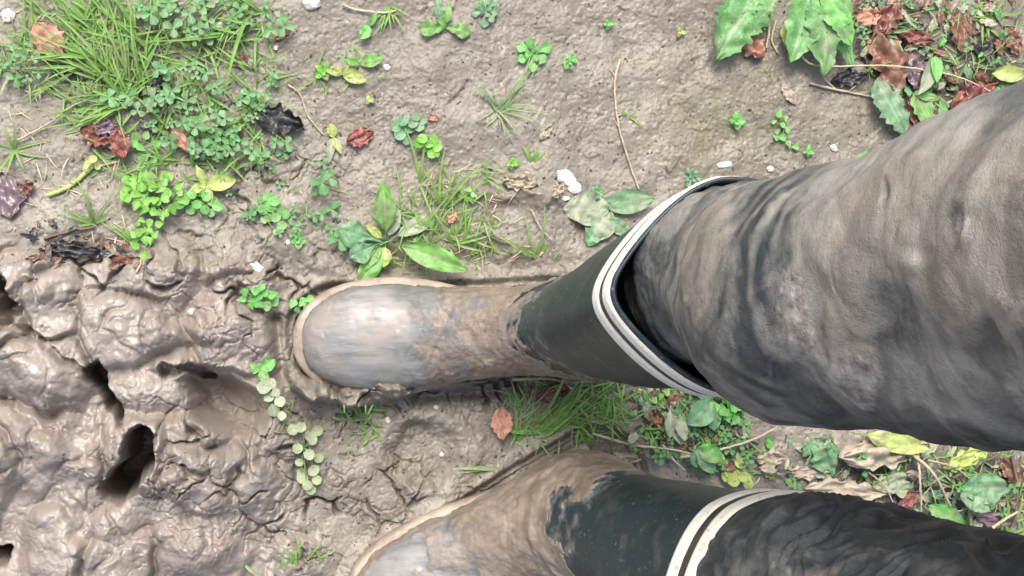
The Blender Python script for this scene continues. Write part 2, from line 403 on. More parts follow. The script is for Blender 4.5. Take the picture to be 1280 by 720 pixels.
idx = np.arange(nx_ * ny_).reshape(nx_, ny_)
fc = np.stack([idx[:-1, :-1], idx[1:, :-1], idx[1:, 1:], idx[:-1, 1:]], -1).reshape(-1, 4)
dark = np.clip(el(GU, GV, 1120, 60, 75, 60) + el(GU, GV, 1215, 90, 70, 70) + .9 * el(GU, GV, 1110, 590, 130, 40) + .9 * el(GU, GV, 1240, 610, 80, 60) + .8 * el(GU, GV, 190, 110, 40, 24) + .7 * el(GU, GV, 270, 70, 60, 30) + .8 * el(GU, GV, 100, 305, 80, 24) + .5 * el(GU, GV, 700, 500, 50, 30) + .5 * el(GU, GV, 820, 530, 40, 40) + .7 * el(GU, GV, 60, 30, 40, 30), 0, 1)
moss = np.clip(el(GU, GV, 900, 150, 90, 70) + .7 * el(GU, GV, 790, 520, 50, 40) + .5 * el(GU, GV, 1060, 160, 70, 40) + .7 * el(GU, GV, 560, 240, 90, 40) + .8 * el(GU, GV, 200, 110, 180, 110) + .4 * el(GU, GV, 1120, 60, 120, 60), 0, 1)
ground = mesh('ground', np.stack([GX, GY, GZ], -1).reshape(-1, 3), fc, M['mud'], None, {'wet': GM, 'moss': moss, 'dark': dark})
tag(ground, kind='structure')
def gz(x, y):
    i = min(max(int(round(np.interp(x, xs, np.arange(len(xs))))), 0), nx_ - 1); j = min(max(int(round(np.interp(y, ys, np.arange(len(ys))))), 0), ny_ - 1)
    return GZ[i, j]
def G(u, v, h=0.0):
    """point on the ground seen at photo pixel (u, v), raised by h"""
    z = 0.0
    for _ in range(4):
        p = P(u, v, z + h); z = gz(p[0], p[1])
    return P(u, v, z + h)
def pxm(u, v): return F / (1.38 - .24 * (u - 640) / 1280 * -1)   # pixels per metre on the ground, roughly
def S(px): return px / 1250.0

# ------------------------------------------------------------------ boots
def rubber_mat():
    m = NT('muddy_rubber'); mud = m.attr('mud'); smear = m.attr('smear')
    base = m.mix(m.noise(25, 4), (.010, .024, .029), (.018, .039, .045))
    sc1 = m.ramp(m.noise(160, 5, .7), [(.58, 0), (.82, .22)]); base = m.mix(sc1, base, (.12, .13, .13))
    co = m.n('ShaderNodeMapping'); m.l(m.obj(), co.inputs[0]); co.inputs['Scale'].default_value = (20, 130, 60)
    st = m.noise(1.0, 5, .6, vec=co.outputs[0])
    film = m.mix(m.ramp(st, [(.3, 0), (.7, 1)]), (.145, .158, .160), (.31, .305, .292))
    film = m.mix(m.ramp(m.noise(26, 5, .6, dist=.5), [(.50, 0), (.68, .6)]), film, (.29, .24, .20))
    mc = m.mix(m.ramp(m.noise(35, 5, .6), [(.3, 0), (.7, 1)]), (.185, .148, .116), (.31, .262, .218))
    mc = m.mix(m.ramp(st, [(.50, 0), (.66, .6)]), mc, (.17, .115, .078))
    base = m.mix(m.ramp(m.noise(300, 2, .5), [(.68, 0), (.72, .8)]), base, (.26, .22, .18)); base = m.mix(m.ramp(m.noise(42, 6, .7), [(.52, 0), (.72, .40)]), base, (.13, .12, .10))
    edge = m.math('ADD', mud, m.math('MULTIPLY', m.math('SUBTRACT', m.noise(150, 5, .7), .5), .5))
    mc = m.mix(m.ramp(m.noise(85, 5, .65), [(.48, 0), (.7, .55)]), mc, (.14, .105, .08)); mc = m.mix(m.ramp(m.noise(60, 5, .65, dist=.5), [(.56, 0), (.72, .5)]), mc, (.36, .32, .275))
    film = m.mix(m.ramp(m.noise(1.0, 6, .7, vec=(lambda q: (m.l(m.obj(), q.inputs[0]), setattr(q.inputs['Scale'], 'default_value', (45, 420, 200)), q.outputs[0])[2])(m.n('ShaderNodeMapping'))), [(.56, 0), (.66, .6)]), film, (.36, .34, .32))
    film = m.mix(m.ramp(m.noise(95, 5, .7), [(.55, 0), (.75, .45)]), film, (.27, .235, .21)); c = m.mix(smear, base, film); k = m.ramp(edge, [(.34, 0), (.66, 1)]); c = m.mix(k, c, mc)
    m.set(Base_Color=c)
    r = m.mix(smear, .46, m.ramp(m.noise(60, 4), [(.3, .30), (.7, .50)])); r = m.mix(k, r, .42); m.set(Roughness=r, Specular_IOR_Level=.5)
    m.bump(m.math('ADD', m.math('MULTIPLY', k, .5), m.math('MULTIPLY', m.math('MULTIPLY', k, st), 1.1)), .7, .0014)
    return m.m
M['rubber'] = rubber_mat()
def sole_mat():
    m = NT('muddy_sole'); c = m.mix(m.ramp(m.noise(50, 5, .6), [(.35, 0), (.65, 1)]), (.23, .185, .145), (.38, .32, .26))
    m.set(Base_Color=c, Roughness=.45); m.bump(m.noise(150, 5, .6), .6, .0015); return m.m
M['sole'] = sole_mat()
def stripe_mat():
    m = NT('cream_stripe'); d = m.ramp(m.noise(140, 5, .7), [(.56, 0), (.72, .8)])
    c = m.mix(d, m.mix(m.noise(30, 3), (.82, .81, .69), (.90, .89, .80)), (.36, .30, .22)); m.set(Base_Color=c, Roughness=.4)
    m.bump(m.noise(200, 4), .3, .0006); return m.m
M['stripe'] = stripe_mat()
RINGS = np.array([  # top x,z   bottom x,z   half width   centre y
    [.292, .034, .293, .020, .008, .000], [.288, .042, .290, .012, .0200, .000], [.278, .051, .282, .006, .0315, .000], [.262, .059, .266, .002, .0415, .000],
    [.240, .066, .243, .001, .0495, .000], [.205, .073, .205, .001, .0515, .000], [.172, .084, .166, .001, .0470, .000], [.148, .100, .125, .001, .0430, .000],
    [.131, .120, .075, .001, .0410, .000], [.121, .142, .028, .003, .0415, .000], [.116, .163, .004, .028, .0430, .000], [.114, .185, -.004, .072, .0445, .000],
    [.115, .212, -.001, .125, .0470, .000], [.118, .245, -.004, .190, .0530, .000], [.124, .285, -.012, .262, .0610, .000], [.130, .330, -.018, .325, .0670, .000],
    [.134, .372, -.028, .372, .0745, .000], [.136, .400, -.036, .402, .0770, .000]])
NR, NS = 420, 260
def boot_local(rings, pinch=0.010):
    c = catmull(rings, NR); th = np.linspace(0, 2 * np.pi, NS, endpoint=False)
    ctr = np.stack([(c[:, 0] + c[:, 2]) / 2, c[:, 5], (c[:, 1] + c[:, 3]) / 2], -1)
    half = np.stack([(c[:, 0] - c[:, 2]) / 2, 0 * c[:, 0], (c[:, 1] - c[:, 3]) / 2], -1)
    u_ = np.arange(NR) / NR
    ft = 1 - ss((u_ - .42) / .2)                                   # 1 on the foot, 0 on the shaft
    cs, sn = np.cos(th), np.sin(th)
    ex = 1 - .30 * ft                                               # squarer section on the foot
    A = np.sign(cs)[None] * np.abs(cs)[None] ** ex[:, None]; B = np.sign(sn)[None] * np.abs(sn)[None] ** (1 - .12 * ft)[:, None]
    low = (A < 0) * (-A) * ft[:, None]
    wd = c[:, 4][:, None] * (1 - .05 * ft[:, None]) * (1 + .06 * low - .18 * ft[:, None] * np.clip(A, 0, 1) ** 2)
    # pointed front of the shaft opening
    sh = ss((u_ - .6) / .4)[:, None]
    A2 = A * (1 + 0 * sh) ; B2 = B * (1 - .46 * sh * np.clip(A, 0, 1) ** 1.6)
    V = ctr[:, None] + half[:, None] * A2[..., None]
    V[..., 1] += wd * B2
    return V, c
def place(V, heel, ang, top_shift, side=1, z0=-.002, scale=1.0):
    """boot coordinates -> world; the shaft leans by top_shift (world x, y, z at the rim)"""
    x, y, z = V[..., 0] * scale, V[..., 1] * side * scale, V[..., 2]
    a = R(ang); k = np.clip((z - .07) / .33, 0, 1.15); k = np.where(k < 1, k ** 1.35, 1 + (k - 1) * 1.35)
    return np.stack([heel[0] + x * math.cos(a) - y * math.sin(a) + top_shift[0] * k, heel[1] + x * math.sin(a) + y * math.cos(a) + top_shift[1] * k, z + z0 + top_shift[2] * k], -1)
def quads(a, b, close=True):
    i = np.arange(a * b).reshape(a, b)
    if close: i = np.concatenate([i, i[:, :1]], 1)
    return np.stack([i[:-1, :-1], i[:-1, 1:], i[1:, 1:], i[1:, :-1]], -1).reshape(-1, 4)

def make_boot(parent, heel, ang, rim_target, side, scale, mudfn, toe_label, rings=RINGS):
    V, c = boot_local(rings)
    rimc = V[-1].mean(0); a = R(ang)
    rw = np.array([heel[0] + rimc[0] * scale * math.cos(a), heel[1] + rimc[0] * scale * math.sin(a), rimc[2]])
    sh = np.asarray(rim_target) - rw
    mud, smear, disp = mudfn(V)
    ctr = V.mean(1, keepdims=True); nrm = V - ctr; nrm /= np.linalg.norm(nrm, axis=2, keepdims=True) + 1e-9
    Vd = V + nrm * disp[..., None]
    W = place(Vd, heel, ang, sh, side, scale=scale)
    # inner wall of the shaft
    k0 = int(NR * .74); inn = V[k0:][::-1] + (ctr - V)[k0:][::-1] / np.linalg.norm((ctr - V)[k0:][::-1], axis=2, keepdims=True) * .0035
    inn[0, :, 2] += -.0005
    Wi = place(inn, heel, ang, sh, side, scale=scale)
    edge = (W[-1] + Wi[0]) / 2 + np.array([0, 0, .0012])
    allr = np.concatenate([W, edge[None], Wi], 0)
    z0 = np.zeros((1 + len(inn), NS))
    f = quads(allr.shape[0], NS); n = allr.shape[0] * NS
    pts = np.concatenate([allr.reshape(-1, 3), W[0].mean(0)[None]])
    o = mesh('boot', pts, f, M['rubber'], parent,
             {'mud': np.append(np.concatenate([mud, z0]).ravel(), 1), 'smear': np.append(np.concatenate([smear, z0]).ravel(), 0)}, origin=np.array([heel[0], heel[1], 0]))
    o['label'] = toe_label
    # sole with welt
    out = []
    for i in range(0, NR):
        if c[i, 3] < .02 and i < NR * .62: out.append(i)
    xsr = np.array([c[i, 2] for i in out]); hw = np.array([c[i, 4] for i in out]) * 1.04
    prof = np.concatenate([[.306], xsr[(xsr > .012)]]); hwp = np.concatenate([[.004], hw[(xsr > .012)]])
    xr = np.linspace(0, 1, 90)
    outline = []
    xq = -.002 + .303 * (1 - np.cos(np.pi * xr)) / 2
    order = np.argsort(prof); pf, hf = prof[order], hwp[order]
    kp = pf < .236; hq = np.interp(xq, pf[kp], hf[kp], left=.041) - .0110 + .0145 * ss((xq - .08) / .10)
    hq *= np.clip(1 - np.clip((.030 - xq) / .038, 0, 1) ** 2.2, 0, 1) ** .5 * np.clip(1 - np.clip((xq - .222) / .0795, 0, 1) ** 2.2, 0, 1) ** .5
    ol = np.concatenate([np.stack([xq, hq], -1), np.stack([xq[::-1], -hq[::-1]], -1)[1:-1]])
    lev = [(.0, .96), (.003, 1.0), (.016, 1.0), (.0195, .985), (.021, .95), (.023, .86), (.028, .60)]
    cen = np.array([.15, 0]); nol = len(ol); rings = []
    for zz, k in lev:
        q = cen + (ol - cen) * np.array([1 - (1 - k) * .42, k]); lum = .0012 * noise2(q[:, 0] * 60, q[:, 1] * 60) * (zz > .01)
        toe = .010 * ss((q[:, 0] - .24) / .06)
        rings.append(np.stack([q[:, 0], q[:, 1], zz + lum + toe * (1)], -1))
    rings = np.array(rings)
    Ws = place(rings, heel, ang, sh * 0, side, scale=scale, z0=-.004)
    b_ = len(lev); fs = quads(b_, nol).tolist() + [list(range(nol))[::-1]]
    s_ = mesh('sole', Ws.reshape(-1, 3), fs, M['sole'], o, None, origin=np.array([heel[0], heel[1], 0]))
    # two cream stripes under the rim
    def band(za, zb, name, mat, proud):
        ca = c.copy()
        rows = [i for i in range(NR) if i > NR * .7]
        # ring parameter by front height
        fz = c[:, 1]
        def ring_at(z):
            i = np.interp(z, fz[NR // 2:], np.arange(NR // 2, NR)); j = int(i); t_ = i - j; j2 = min(j + 1, NR - 1)
            return V[j] * (1 - t_) + V[j2] * t_
        rr = []
        zz = np.linspace(za, zb, 7)
        for q, z in enumerate(zz):
            r_ = ring_at(z); cc = r_.mean(0); n_ = r_ - cc; n_ /= np.linalg.norm(n_, axis=1)[:, None]
            pr = proud * (0.0 if q in (0, 6) else 1.0); zoff = 0
            rr.append(r_ + n_ * (pr + .0001))
        rr = np.array([rr[0]] + [rr[0] + (rr[1] - rr[0]) * [1, 1, .25]] + rr[1:])
        Wb = place(rr, heel, ang, sh, side, scale=scale)
        return mesh(name, Wb.reshape(-1, 3), quads(len(rr), NS), mat, o, None, origin=np.array([heel[0], heel[1], 0]))
    band(.3860, .3970, 'stripe', M['stripe'], .0017)
    band(.3655, .3775, 'stripe', M['stripe'], .0017)
    band(.3775, .3860, 'stripe_gap', simple('brown_gap', (.03, .026, .018), (.07, .058, .04), .5), .0006)
    return o

HEEL1 = P(750, 404, 0); TOE1 = P(364, 428, 0); ANG1 = math.degrees(math.atan2(TOE1[1] - HEEL1[1], TOE1[0] - HEEL1[0])); SC1 = np.linalg.norm(TOE1 - HEEL1) / .302
HEEL2 = P(766, 590, 0); TOE2 = P(434, 772, 0); ANG2 = math.degrees(math.atan2(TOE2[1] - HEEL2[1], TOE2[0] - HEEL2[0])); SC2 = np.linalg.norm(TOE2 - HEEL2) / .302
print('boot scale', SC1, SC2, ANG1, ANG2)
RIM1 = Cd(914, 357, .995); RIM2 = Cd(988, 755, .99)
PC = (HEEL1 + HEEL2) / 2
person = empty('person', (PC[0], PC[1], 0), 'person standing in muddy dark rubber boots with cream stripes and mud-caked dark trousers', 'person')
def mud1(V):
    x, y, z = V[..., 0], V[..., 1], V[..., 2]
    n = fbm3(V, 28, 4, .55); n2 = fbm3(V, 9, 3, .5, 4)
    st = noise3(x * 12, y * 60, z * 30)
    front = .145 - .02 * (y / .05) + .03 * n2
    n3 = fbm3(V, 75, 4, .6, 31)
    md = ss((front - z + .022 * n + .016 * n3) / .012)
    thin = ss((front + .028 - z + .03 * n + .03 * n3) / .05) * ss((x - .02) / .03)
    toe = ss((x - .098 + .03 * n2 + .035 * n + .02 * st) / .10) * ss((z - .026 + .004 * n) / .010)      # wiped, wet and bluish toe cap
    rim_ = np.clip(toe, 0, 1)
    patch = ss((n + .35 * st - .18) / .5)
    md2 = md * (1 - rim_ * (1 - .30 * patch))
    gate = ss((x - .11) / .02)
    smear = np.clip(md * rim_ + .75 * thin * (1 - md) * ss((n3 + n + .2) / .4) + .12 * ss((z - front) / .01) * ss((n2 + .1) / .3) * ss((.26 - z) / .1), 0, 1)
    disp = .0022 * md2 * (.5 + .8 * np.abs(n)) + .0016 * (1 - np.abs(noise3(x * 75, y * 9, z * 40))) * md2 * ss((x - .09) / .03) * ss((.172 - x) / .03) + .0006 * n + .0016 * md2 * n3 - .003 * md2 * np.exp(-((np.abs(x - .165 + .02 * n2 + .012 * noise3(y * 30, z * 5, 1.0)) - .012) / .0022) ** 2)
    return md2, smear, disp
def mud2(V):
    x, y, z = V[..., 0], V[..., 1], V[..., 2]
    n = fbm3(V, 24, 4, .55, 9); n2 = fbm3(V, 10, 3, .5, 14)
    front = .165 + .035 * n2 - .35 * np.clip(-y, 0, 1)* 0
    n3 = fbm3(V, 75, 4, .6, 31)
    md = ss((front - z + .018 * n + .010 * n3) / .014)
    thin = ss((front + .016 - z + .02 * n + .03 * n3) / .035)
    toe = ss((x - .125 + .035 * n2 + .035 * n) / .09) * ss((z - .03 + .01 * n) / .012)
    patch = ss((n + .1) / .6)
    md2 = md * (1 - toe * (1 - .55 * patch))
    smear = np.clip(md * toe + .6 * thin * (1 - md), 0, 1)
    rid = np.exp(-((z - .115 - .25 * (x - .05) - .02 * n2) / .006) ** 2)
    disp = .0014 * md2 * n3 + .003 * md2 * (.6 + .6 * np.abs(n)) + .003 * rid * md2 + .0006 * n
    return md2, smear, disp
RG2 = RINGS.copy(); RG2[6:13, 4] += np.array([.002, .006, .010, .012, .012, .009, .004])
boot1 = make_boot(person, HEEL1, ANG1, RIM1, -1, SC1, mud1, 'boot with a wet bluish mud-smeared toe cap, pointing straight left')
boot2 = make_boot(person, HEEL2, ANG2, RIM2, 1, SC2, mud2, 'boot with a thick brown mud-caked ankle, toe turned out of the picture', RG2)

# ------------------------------------------------------------------ trousers
def cloth_mat():
    m = NT('muddy_cloth'); a = m.attr('tan'); g = m.attr('crust'); d = m.attr('grey')
    wv = m.noise(900, 2, .5)
    base = m.mix(m.noise(30, 4), (.016, .024, .030), (.036, .046, .054))
    base = m.mix(m.ramp(m.noise(70, 5, .7), [(.5, 0), (.8, .4)]), base, (.10, .095, .085))
    gr = m.mix(m.ramp(m.noise(40, 5, .6), [(.3, 0), (.7, 1)]), (.19, .195, .185), (.32, .315, .29))
    tn = m.mix(m.ramp(m.noise(22, 5, .6), [(.3, 0), (.7, 1)]), (.200, .182, .155), (.290, .268, .235))
    tn = m.mix(m.ramp(m.noise(120, 4, .6), [(.6, 0), (.75, .35)]), tn, (.12, .09, .07))
    cr = m.mix(m.ramp(m.noise(90, 5, .7), [(.35, 0), (.65, 1)]), (.13, .11, .095), (.46, .44, .41))
    tn = m.mix(m.ramp(m.noise(38, 6, .7, dist=.7), [(.50, 0), (.68, .55)]), tn, (.34, .32, .295)); tn = m.mix(m.ramp(m.noise(55, 6, .7, dist=.5), [(.54, 0), (.7, .6)]), tn, (.10, .090, .080))
    gr = m.mix(m.ramp(m.noise(75, 6, .7, dist=.5), [(.5, 0), (.7, .6)]), gr, (.07, .075, .076))
    def edge(x, k, sh_=.10, sc_=70): return m.ramp(m.math('ADD', x, m.math('MULTIPLY', m.math('SUBTRACT', m.noise(sc_, 5, .65), .5), k)), [(.5 - sh_, 0), (.5 + sh_, 1)])
    c = m.mix(edge(d, .9, .34), base, gr); c = m.mix(edge(a, .9, .26), c, tn); sk = m.attr('streak'); c = m.mix(m.ramp(sk, [(.52, 0), (.74, .40)]), c, (.065, .072, .072)); c = m.mix(m.ramp(sk, [(.28, .42), (.48, 0)]), c, (.35, .345, .315)); c = m.mix(edge(g, 1.3, .25, 110), c, cr)
    m.set(Base_Color=c, Roughness=m.mix(m.math('MULTIPLY', a, m.noise(18, 4, .6)), .58, .20), Specular_IOR_Level=.5)
    m.bump(m.math('ADD', m.math('MULTIPLY', m.noise(130, 6, .65), .8), m.math('MULTIPLY', wv, .3)), .8, .0022)
    return m.m
M['cloth'] = cloth_mat()
def leg_tube(cs, na=420, ns=280, z_fold=None, seed=0, kind=0):
    pts = np.array([Cd(a, b, d) for a, b, d, r in cs]); r = np.array([q[3] for q in cs])
    c = catmull(np.column_stack([pts, r]), na); p = c[:, :3]; rr = c[:, 3]
    tg = np.gradient(p, axis=0); tg /= np.linalg.norm(tg, axis=1)[:, None]
    fr = np.array([-1., 0, 0]); e1 = fr - (tg @ fr)[:, None] * tg; e1 /= np.linalg.norm(e1, axis=1)[:, None]; e2 = np.cross(tg, e1)
    th = np.linspace(0, 2 * np.pi, ns, endpoint=False)
    arc = np.concatenate([[0], np.cumsum(np.linalg.norm(np.diff(p, axis=0), axis=1))])
    N = np.cos(th)[None, :, None] * e1[:, None] + np.sin(th)[None, :, None] * e2[:, None]
    V = p[:, None] + N * rr[:, None, None]
    q = V.copy(); Ar = np.repeat(arc[:, None], ns, 1)
    # folds: wavy ridges round the leg, stronger in front of the knee and above the boot
    wx = fbm3(q, 9, 3, .5, seed); w2 = fbm3(q, 22, 3, .5, seed + 5)
    if kind == 0:
        f = np.sin((Ar * 1.0 + .035 * wx + .008 * w2) * 2 * np.pi / .034) ; amp = .0020 * ss((Ar - .03) / .05) * ss((.26 - Ar) / .06)
        cr = 1 - np.clip(np.abs(noise3(Ar * 16 + 3, th[None] * .8 + 4 * Ar, 2.2 * wx)) * 5, 0, 1)
        cr2 = 1 - np.clip(np.abs(noise3(Ar * 38 + 9, th[None] * 1.5, 3 * w2)) * 4, 0, 1)
        D = amp * f * (.4 + .6 * ss(wx * 2 + .5)) + .005 * wx + .0022 * w2 - .0008 * cr ** 2 - .0010 * cr2 ** 2 * ss((.20 - Ar) / .08)
    else:
        f = 1 - 2 * np.abs(noise3(Ar * 9 + seed, th[None] * 1.9 + 6 * Ar, 3 * wx)) * 1.6
        D = (.0045 * np.clip(f, -.5, 1) + .005 * wx + .0012 * w2) * ss((Ar - .09) / .08)
    V = V + N * D[..., None]
    return V, Ar, th, wx, w2
LEG1 = [(848, 366, 1.12, .056), (880, 354, 1.05, .061), (907, 346, 1.0, .0665), (943, 354, .955, .0695), (976, 364, .91, .0745), (1010, 373, .87, .079), (1060, 371, .83, .081), (1130, 363, .79, .084),
        (1200, 353, .755, .0885), (1290, 342, .715, .093), (1420, 336, .65, .096), (1600, 330, .57, .099), (1850, 330, .48, .1)]
LEG2 = [(925, 742, 1.11, .050), (962, 750, 1.04, .060), (985, 752, .99, .0695), (1040, 768, .93, .0765), (1120, 803, .87, .077), (1200, 834, .82, .081),
        (1290, 868, .77, .085), (1420, 915, .70, .091), (1600, 950, .6, .097), (1850, 980, .5, .1)]
V1, A1, th1, wx1, w21 = leg_tube(LEG1, seed=2, kind=0)
V2, A2, th2, wx2, w22 = leg_tube(LEG2, seed=21, kind=1)
def uvof(V):
    d = (V - CP) @ Fw; return 640 + F * ((V - CP) @ Rt) / d, 360 - F * (V[..., 1]) / d
U1, W1 = uvof(V1)
front1 = np.repeat(((V1 - V1.mean(1, keepdims=True)) @ -Fw > -.02)[..., None], 1, -1)[..., 0]
n_ = wx1; Uq, Wq = U1 + 26 * wx1 + 9 * w21, W1 + 26 * fbm3(V1, 9, 3, .5, 40) + 9 * w21
tan1 = np.clip(el(Uq, Wq, 900, 330, 70, 70, 0, 1.5) * .85 + 1.1 * el(Uq, Wq, 1130, 270, 130, 80, -20, 1.6) + el(Uq, Wq, 1230, 370, 90, 80, 0, 1.5) + 1.0 * el(Uq, Wq, 1260, 220, 70, 80) + .8 * el(Uq, Wq, 1050, 420, 50, 80, 20), 0, 1.1)
tan1 *= 1 - .9 * np.exp(-(seg(Uq, Wq, [(985, 215), (950, 290), (925, 370), (940, 450), (1000, 520), (1100, 545)]) / 25) ** 2)
tan1 *= 1 - .8 * el(Uq, Wq, 1195, 280, 16, 46) - .8 * el(Uq, Wq, 1225, 420, 14, 30) - .6 * el(Uq, Wq, 1110, 250, 8, 30)
tan1 += .35 * np.exp(-(seg(Uq, Wq, [(905, 465), (890, 400), (900, 300), (925, 245)]) / 9) ** 2)
grey1 = np.clip(.34 + .6 * el(Uq, Wq, 1240, 520, 90, 30, 0, 1.5) + .9 * np.exp(-(seg(Uq, Wq, [(1100, 185), (1040, 240), (1010, 320), (1030, 380)]) / 24) ** 2) + .9 * el(Uq, Wq, 1200, 495, 110, 38, 10, 1.5) + .6 * el(Uq, Wq, 1180, 150, 80, 30, -20) + .4 * el(Uq, Wq, 850, 340, 20, 80)
                + .35 * np.sin(A1 * 2 * np.pi / .012 + 8 * wx1) * np.exp(-(seg(U1, W1, [(975, 230), (940, 300), (925, 380), (960, 480)]) / 26) ** 2), 0, 1)
crust1 = np.clip(.85 * np.exp(-(seg(Uq, Wq, [(985, 335), (985, 400), (1020, 450), (1070, 490)]) / 19) ** 2) + .8 * el(Uq, Wq, 1055, 465, 28, 24) + .85 * el(Uq, Wq, 1207, 285, 18, 44) + .7 * el(Uq, Wq, 1265, 385, 26, 26), 0, 1)
# drop the pattern away from the seen side by fading to grey cloth with mud
disp1 = .0022 * ss((tan1 - .4) / .25) + .0022 * crust1 * (.5 + np.abs(w21)) + .003 * el(U1, W1, 1143, 330, 13, 11, 0, 2)
nn = V1 - V1.mean(1, keepdims=True); nn /= np.linalg.norm(nn, axis=2, keepdims=True); V1 = V1 + nn * disp1[..., None]
U2, W2_ = uvof(V2)
stk = lambda Ar, th, wx, o, q: .5 + .42 * (fbm2(Ar * 34 + 1.1 * wx + o, np.abs(th[None] - np.pi) * .75 + .5 * wx + 0 * Ar, 1.0, 4, .6))
st1 = stk(A1, th1, wx1, 3, 0); st2 = np.clip(stk(A2, th2, wx2, 8, 0), .46, .60)
tan2 = np.clip(.62 * el(U2 + 20 * wx2, W2_ + 20 * wx2, 1010, 715, 60, 22, -15) + .35 * el(U2, W2_, 1200, 735, 60, 30), 0, 1) * .8
grey2 = np.clip(.0 + .15 * ss(wx2 * 2) + .25 * np.exp(-(seg(U2 + 12 * wx2, W2_, [(930, 715), (1000, 690), (1100, 690), (1190, 715)]) / 14) ** 2), 0, 1); crust2 = np.zeros_like(tan2)
# hips, out of the picture, joining the two legs
HR = [(.84, .150, .105, 1.0), (.90, .168, .118, 1.0), (.97, .172, .122, 1.0), (1.04, .165, .112, 1.0), (1.08, .160, .105, 1.0), (1.085, .02, .02, 1.0)]
hc = (V1[-1].mean(0) + V2[-1].mean(0)) / 2; c = catmull([h[:3] for h in HR], 60); thh = np.linspace(0, 2 * np.pi, 120, endpoint=False)
VH = np.stack([hc[0] + .02 + c[:, 2][:, None] * np.cos(thh), hc[1] + c[:, 1][:, None] * np.sin(thh), np.repeat(c[:, 0][:, None], 120, 1)], -1)
vs, fs, at, base = [], [], {'tan': [], 'grey': [], 'crust': [], 'streak': []}, 0
for V_, t_, g_, k_, s_ in ((V1, tan1, grey1, crust1, st1), (V2, tan2, grey2, crust2, st2), (VH, np.zeros(VH.shape[:2]), np.full(VH.shape[:2], .2), np.zeros(VH.shape[:2]), np.full(VH.shape[:2], .5))):
    vs.append(V_.reshape(-1, 3)); fs.append(quads(*V_.shape[:2]) + base); base += V_.shape[0] * V_.shape[1]
    at['tan'].append(t_.ravel()); at['grey'].append(g_.ravel()); at['crust'].append(k_.ravel()); at['streak'].append(s_.ravel())
mesh('trousers', np.concatenate(vs), np.concatenate(fs), M['cloth'], person, {k: np.concatenate(v) for k, v in at.items()}, origin=hc)

# ------------------------------------------------------------------ plants
def thing1(name, mb, mat, label, cat, group, u, v):
    p = G(u, v); o = mb.build(name, M[mat], None, p); return tag(o, label, cat, group)
def grass(u, v, blades, label, mat='grass', group='grass tufts', name='grass_tuft'):
    """blades: list of (image angle deg, length px, width px) or (angle, length, width, du, dv)"""
    mb = MB()
    for b in blades:
        a, L, W = b[:3]; du, dv_ = b[3:5] if len(b) > 3 else (rng.uniform(-.8, .8), rng.uniform(-.8, .8))
        p = G(u + du, v + dv_, -.001); pit = rng.uniform(18, 50); 
        leaf(mb, p, a, S(L) * 1.12, S(W), 'blade', pit, -pit * rng.uniform(1.1, 1.7), .45, nl=12, nw=2, sway=rng.uniform(-30, 30))
    return thing1(name, mb, mat, label, 'grass', group, u, v)
def fan(n, a0, a1, l0, l1, w0=3.0, w1=5.0, ju=8, jv=8):
    return [(rng.uniform(a0, a1), rng.uniform(l0, l1), rng.uniform(w0, w1), rng.gauss(0, ju), rng.gauss(0, jv)) for _ in range(n)]
def weed(u, v, leaves, label, mat, group='small weeds', name='weed', cat='weed', h=.004, nl=14, nw=6, parts=True):
    """leaves: (angle, length px, width px, shape, extra dict)"""
    p0 = G(u, v); root = empty(name, p0, label, cat, group)
    for L_ in leaves:
        a, L, W, shp = L_[:4]; k = dict(pitch=rng.uniform(14, 32), bend=rng.uniform(-48, -18), fold=rng.uniform(.1, .35), wave=.16, sway=rng.uniform(-16, 16), crum=.05)
        if len(L_) > 4: k.update(L_[4])
        m_ = k.pop('mat', mat); du, dv_ = k.pop('at', (0, 0)); hh = k.pop('h', h)
        mb = MB(); b = G(u + du, v + dv_, hh); leaf(mb, b, a, S(L), S(W), shp, nl=nl, nw=nw, **k)
        if not du and not dv_: pass
        mb.build('leaf', M[m_], root, b)
    return root
def rosette(u, v, n, L, W, label, mat, shape='spoon', a0=0, group='small weeds', jit=12, two=True, name='seedling', cat='seedling'):
    ls = [(a0 + 360 / n * i + rng.uniform(-jit, jit), L * rng.uniform(.8, 1.15), W * rng.uniform(.85, 1.1), shape, dict(pitch=rng.uniform(15, 35))) for i in range(n)]
    if two: ls += [(a0 + 40 + 360 / 3 * i, L * .5, W * .65, shape, dict(pitch=45, h=.007)) for i in range(3)]
    return weed(u, v, ls, label, mat, group, name, cat, nl=9, nw=4)
def bunch(u, v, pts, size, label, mat, group='small weeds', name='leafy_sprig', cat='weed', stem=True, shape='round', hgt=.010):
    """round little leaves at pixel points, joined by stems to the root"""
    root = empty(name, G(u, v), label, cat, group); mb = MB(); ms = MB()
    for (a, b) in pts:
        h = rng.uniform(.4, 1.3) * hgt; q = G(a, b, h); az = rng.uniform(0, 360); L = S(size) * rng.uniform(.8, 1.25)
        leaf(mb, q - np.array([math.cos(R(az)), math.sin(R(az)), 0]) * L / 2, az, L, L * rng.uniform(.75, .95), shape, rng.uniform(-5, 25), rng.uniform(-25, 5), .18, nl=8, nw=4)
        r0 = G(u, v, 0); mid = (q + r0) / 2 + np.array([rng.uniform(-.002, .002), rng.uniform(-.002, .002), h * .2])
        tube(ms, catmull([r0, mid, q - [0, 0, .0005]], 6), .0006, .0004, 4)
    mb.build('foliage', M[mat], root, G(u, v))
    if stem: ms.build('stem', M['grasspale'], root, G(u, v))
    return root
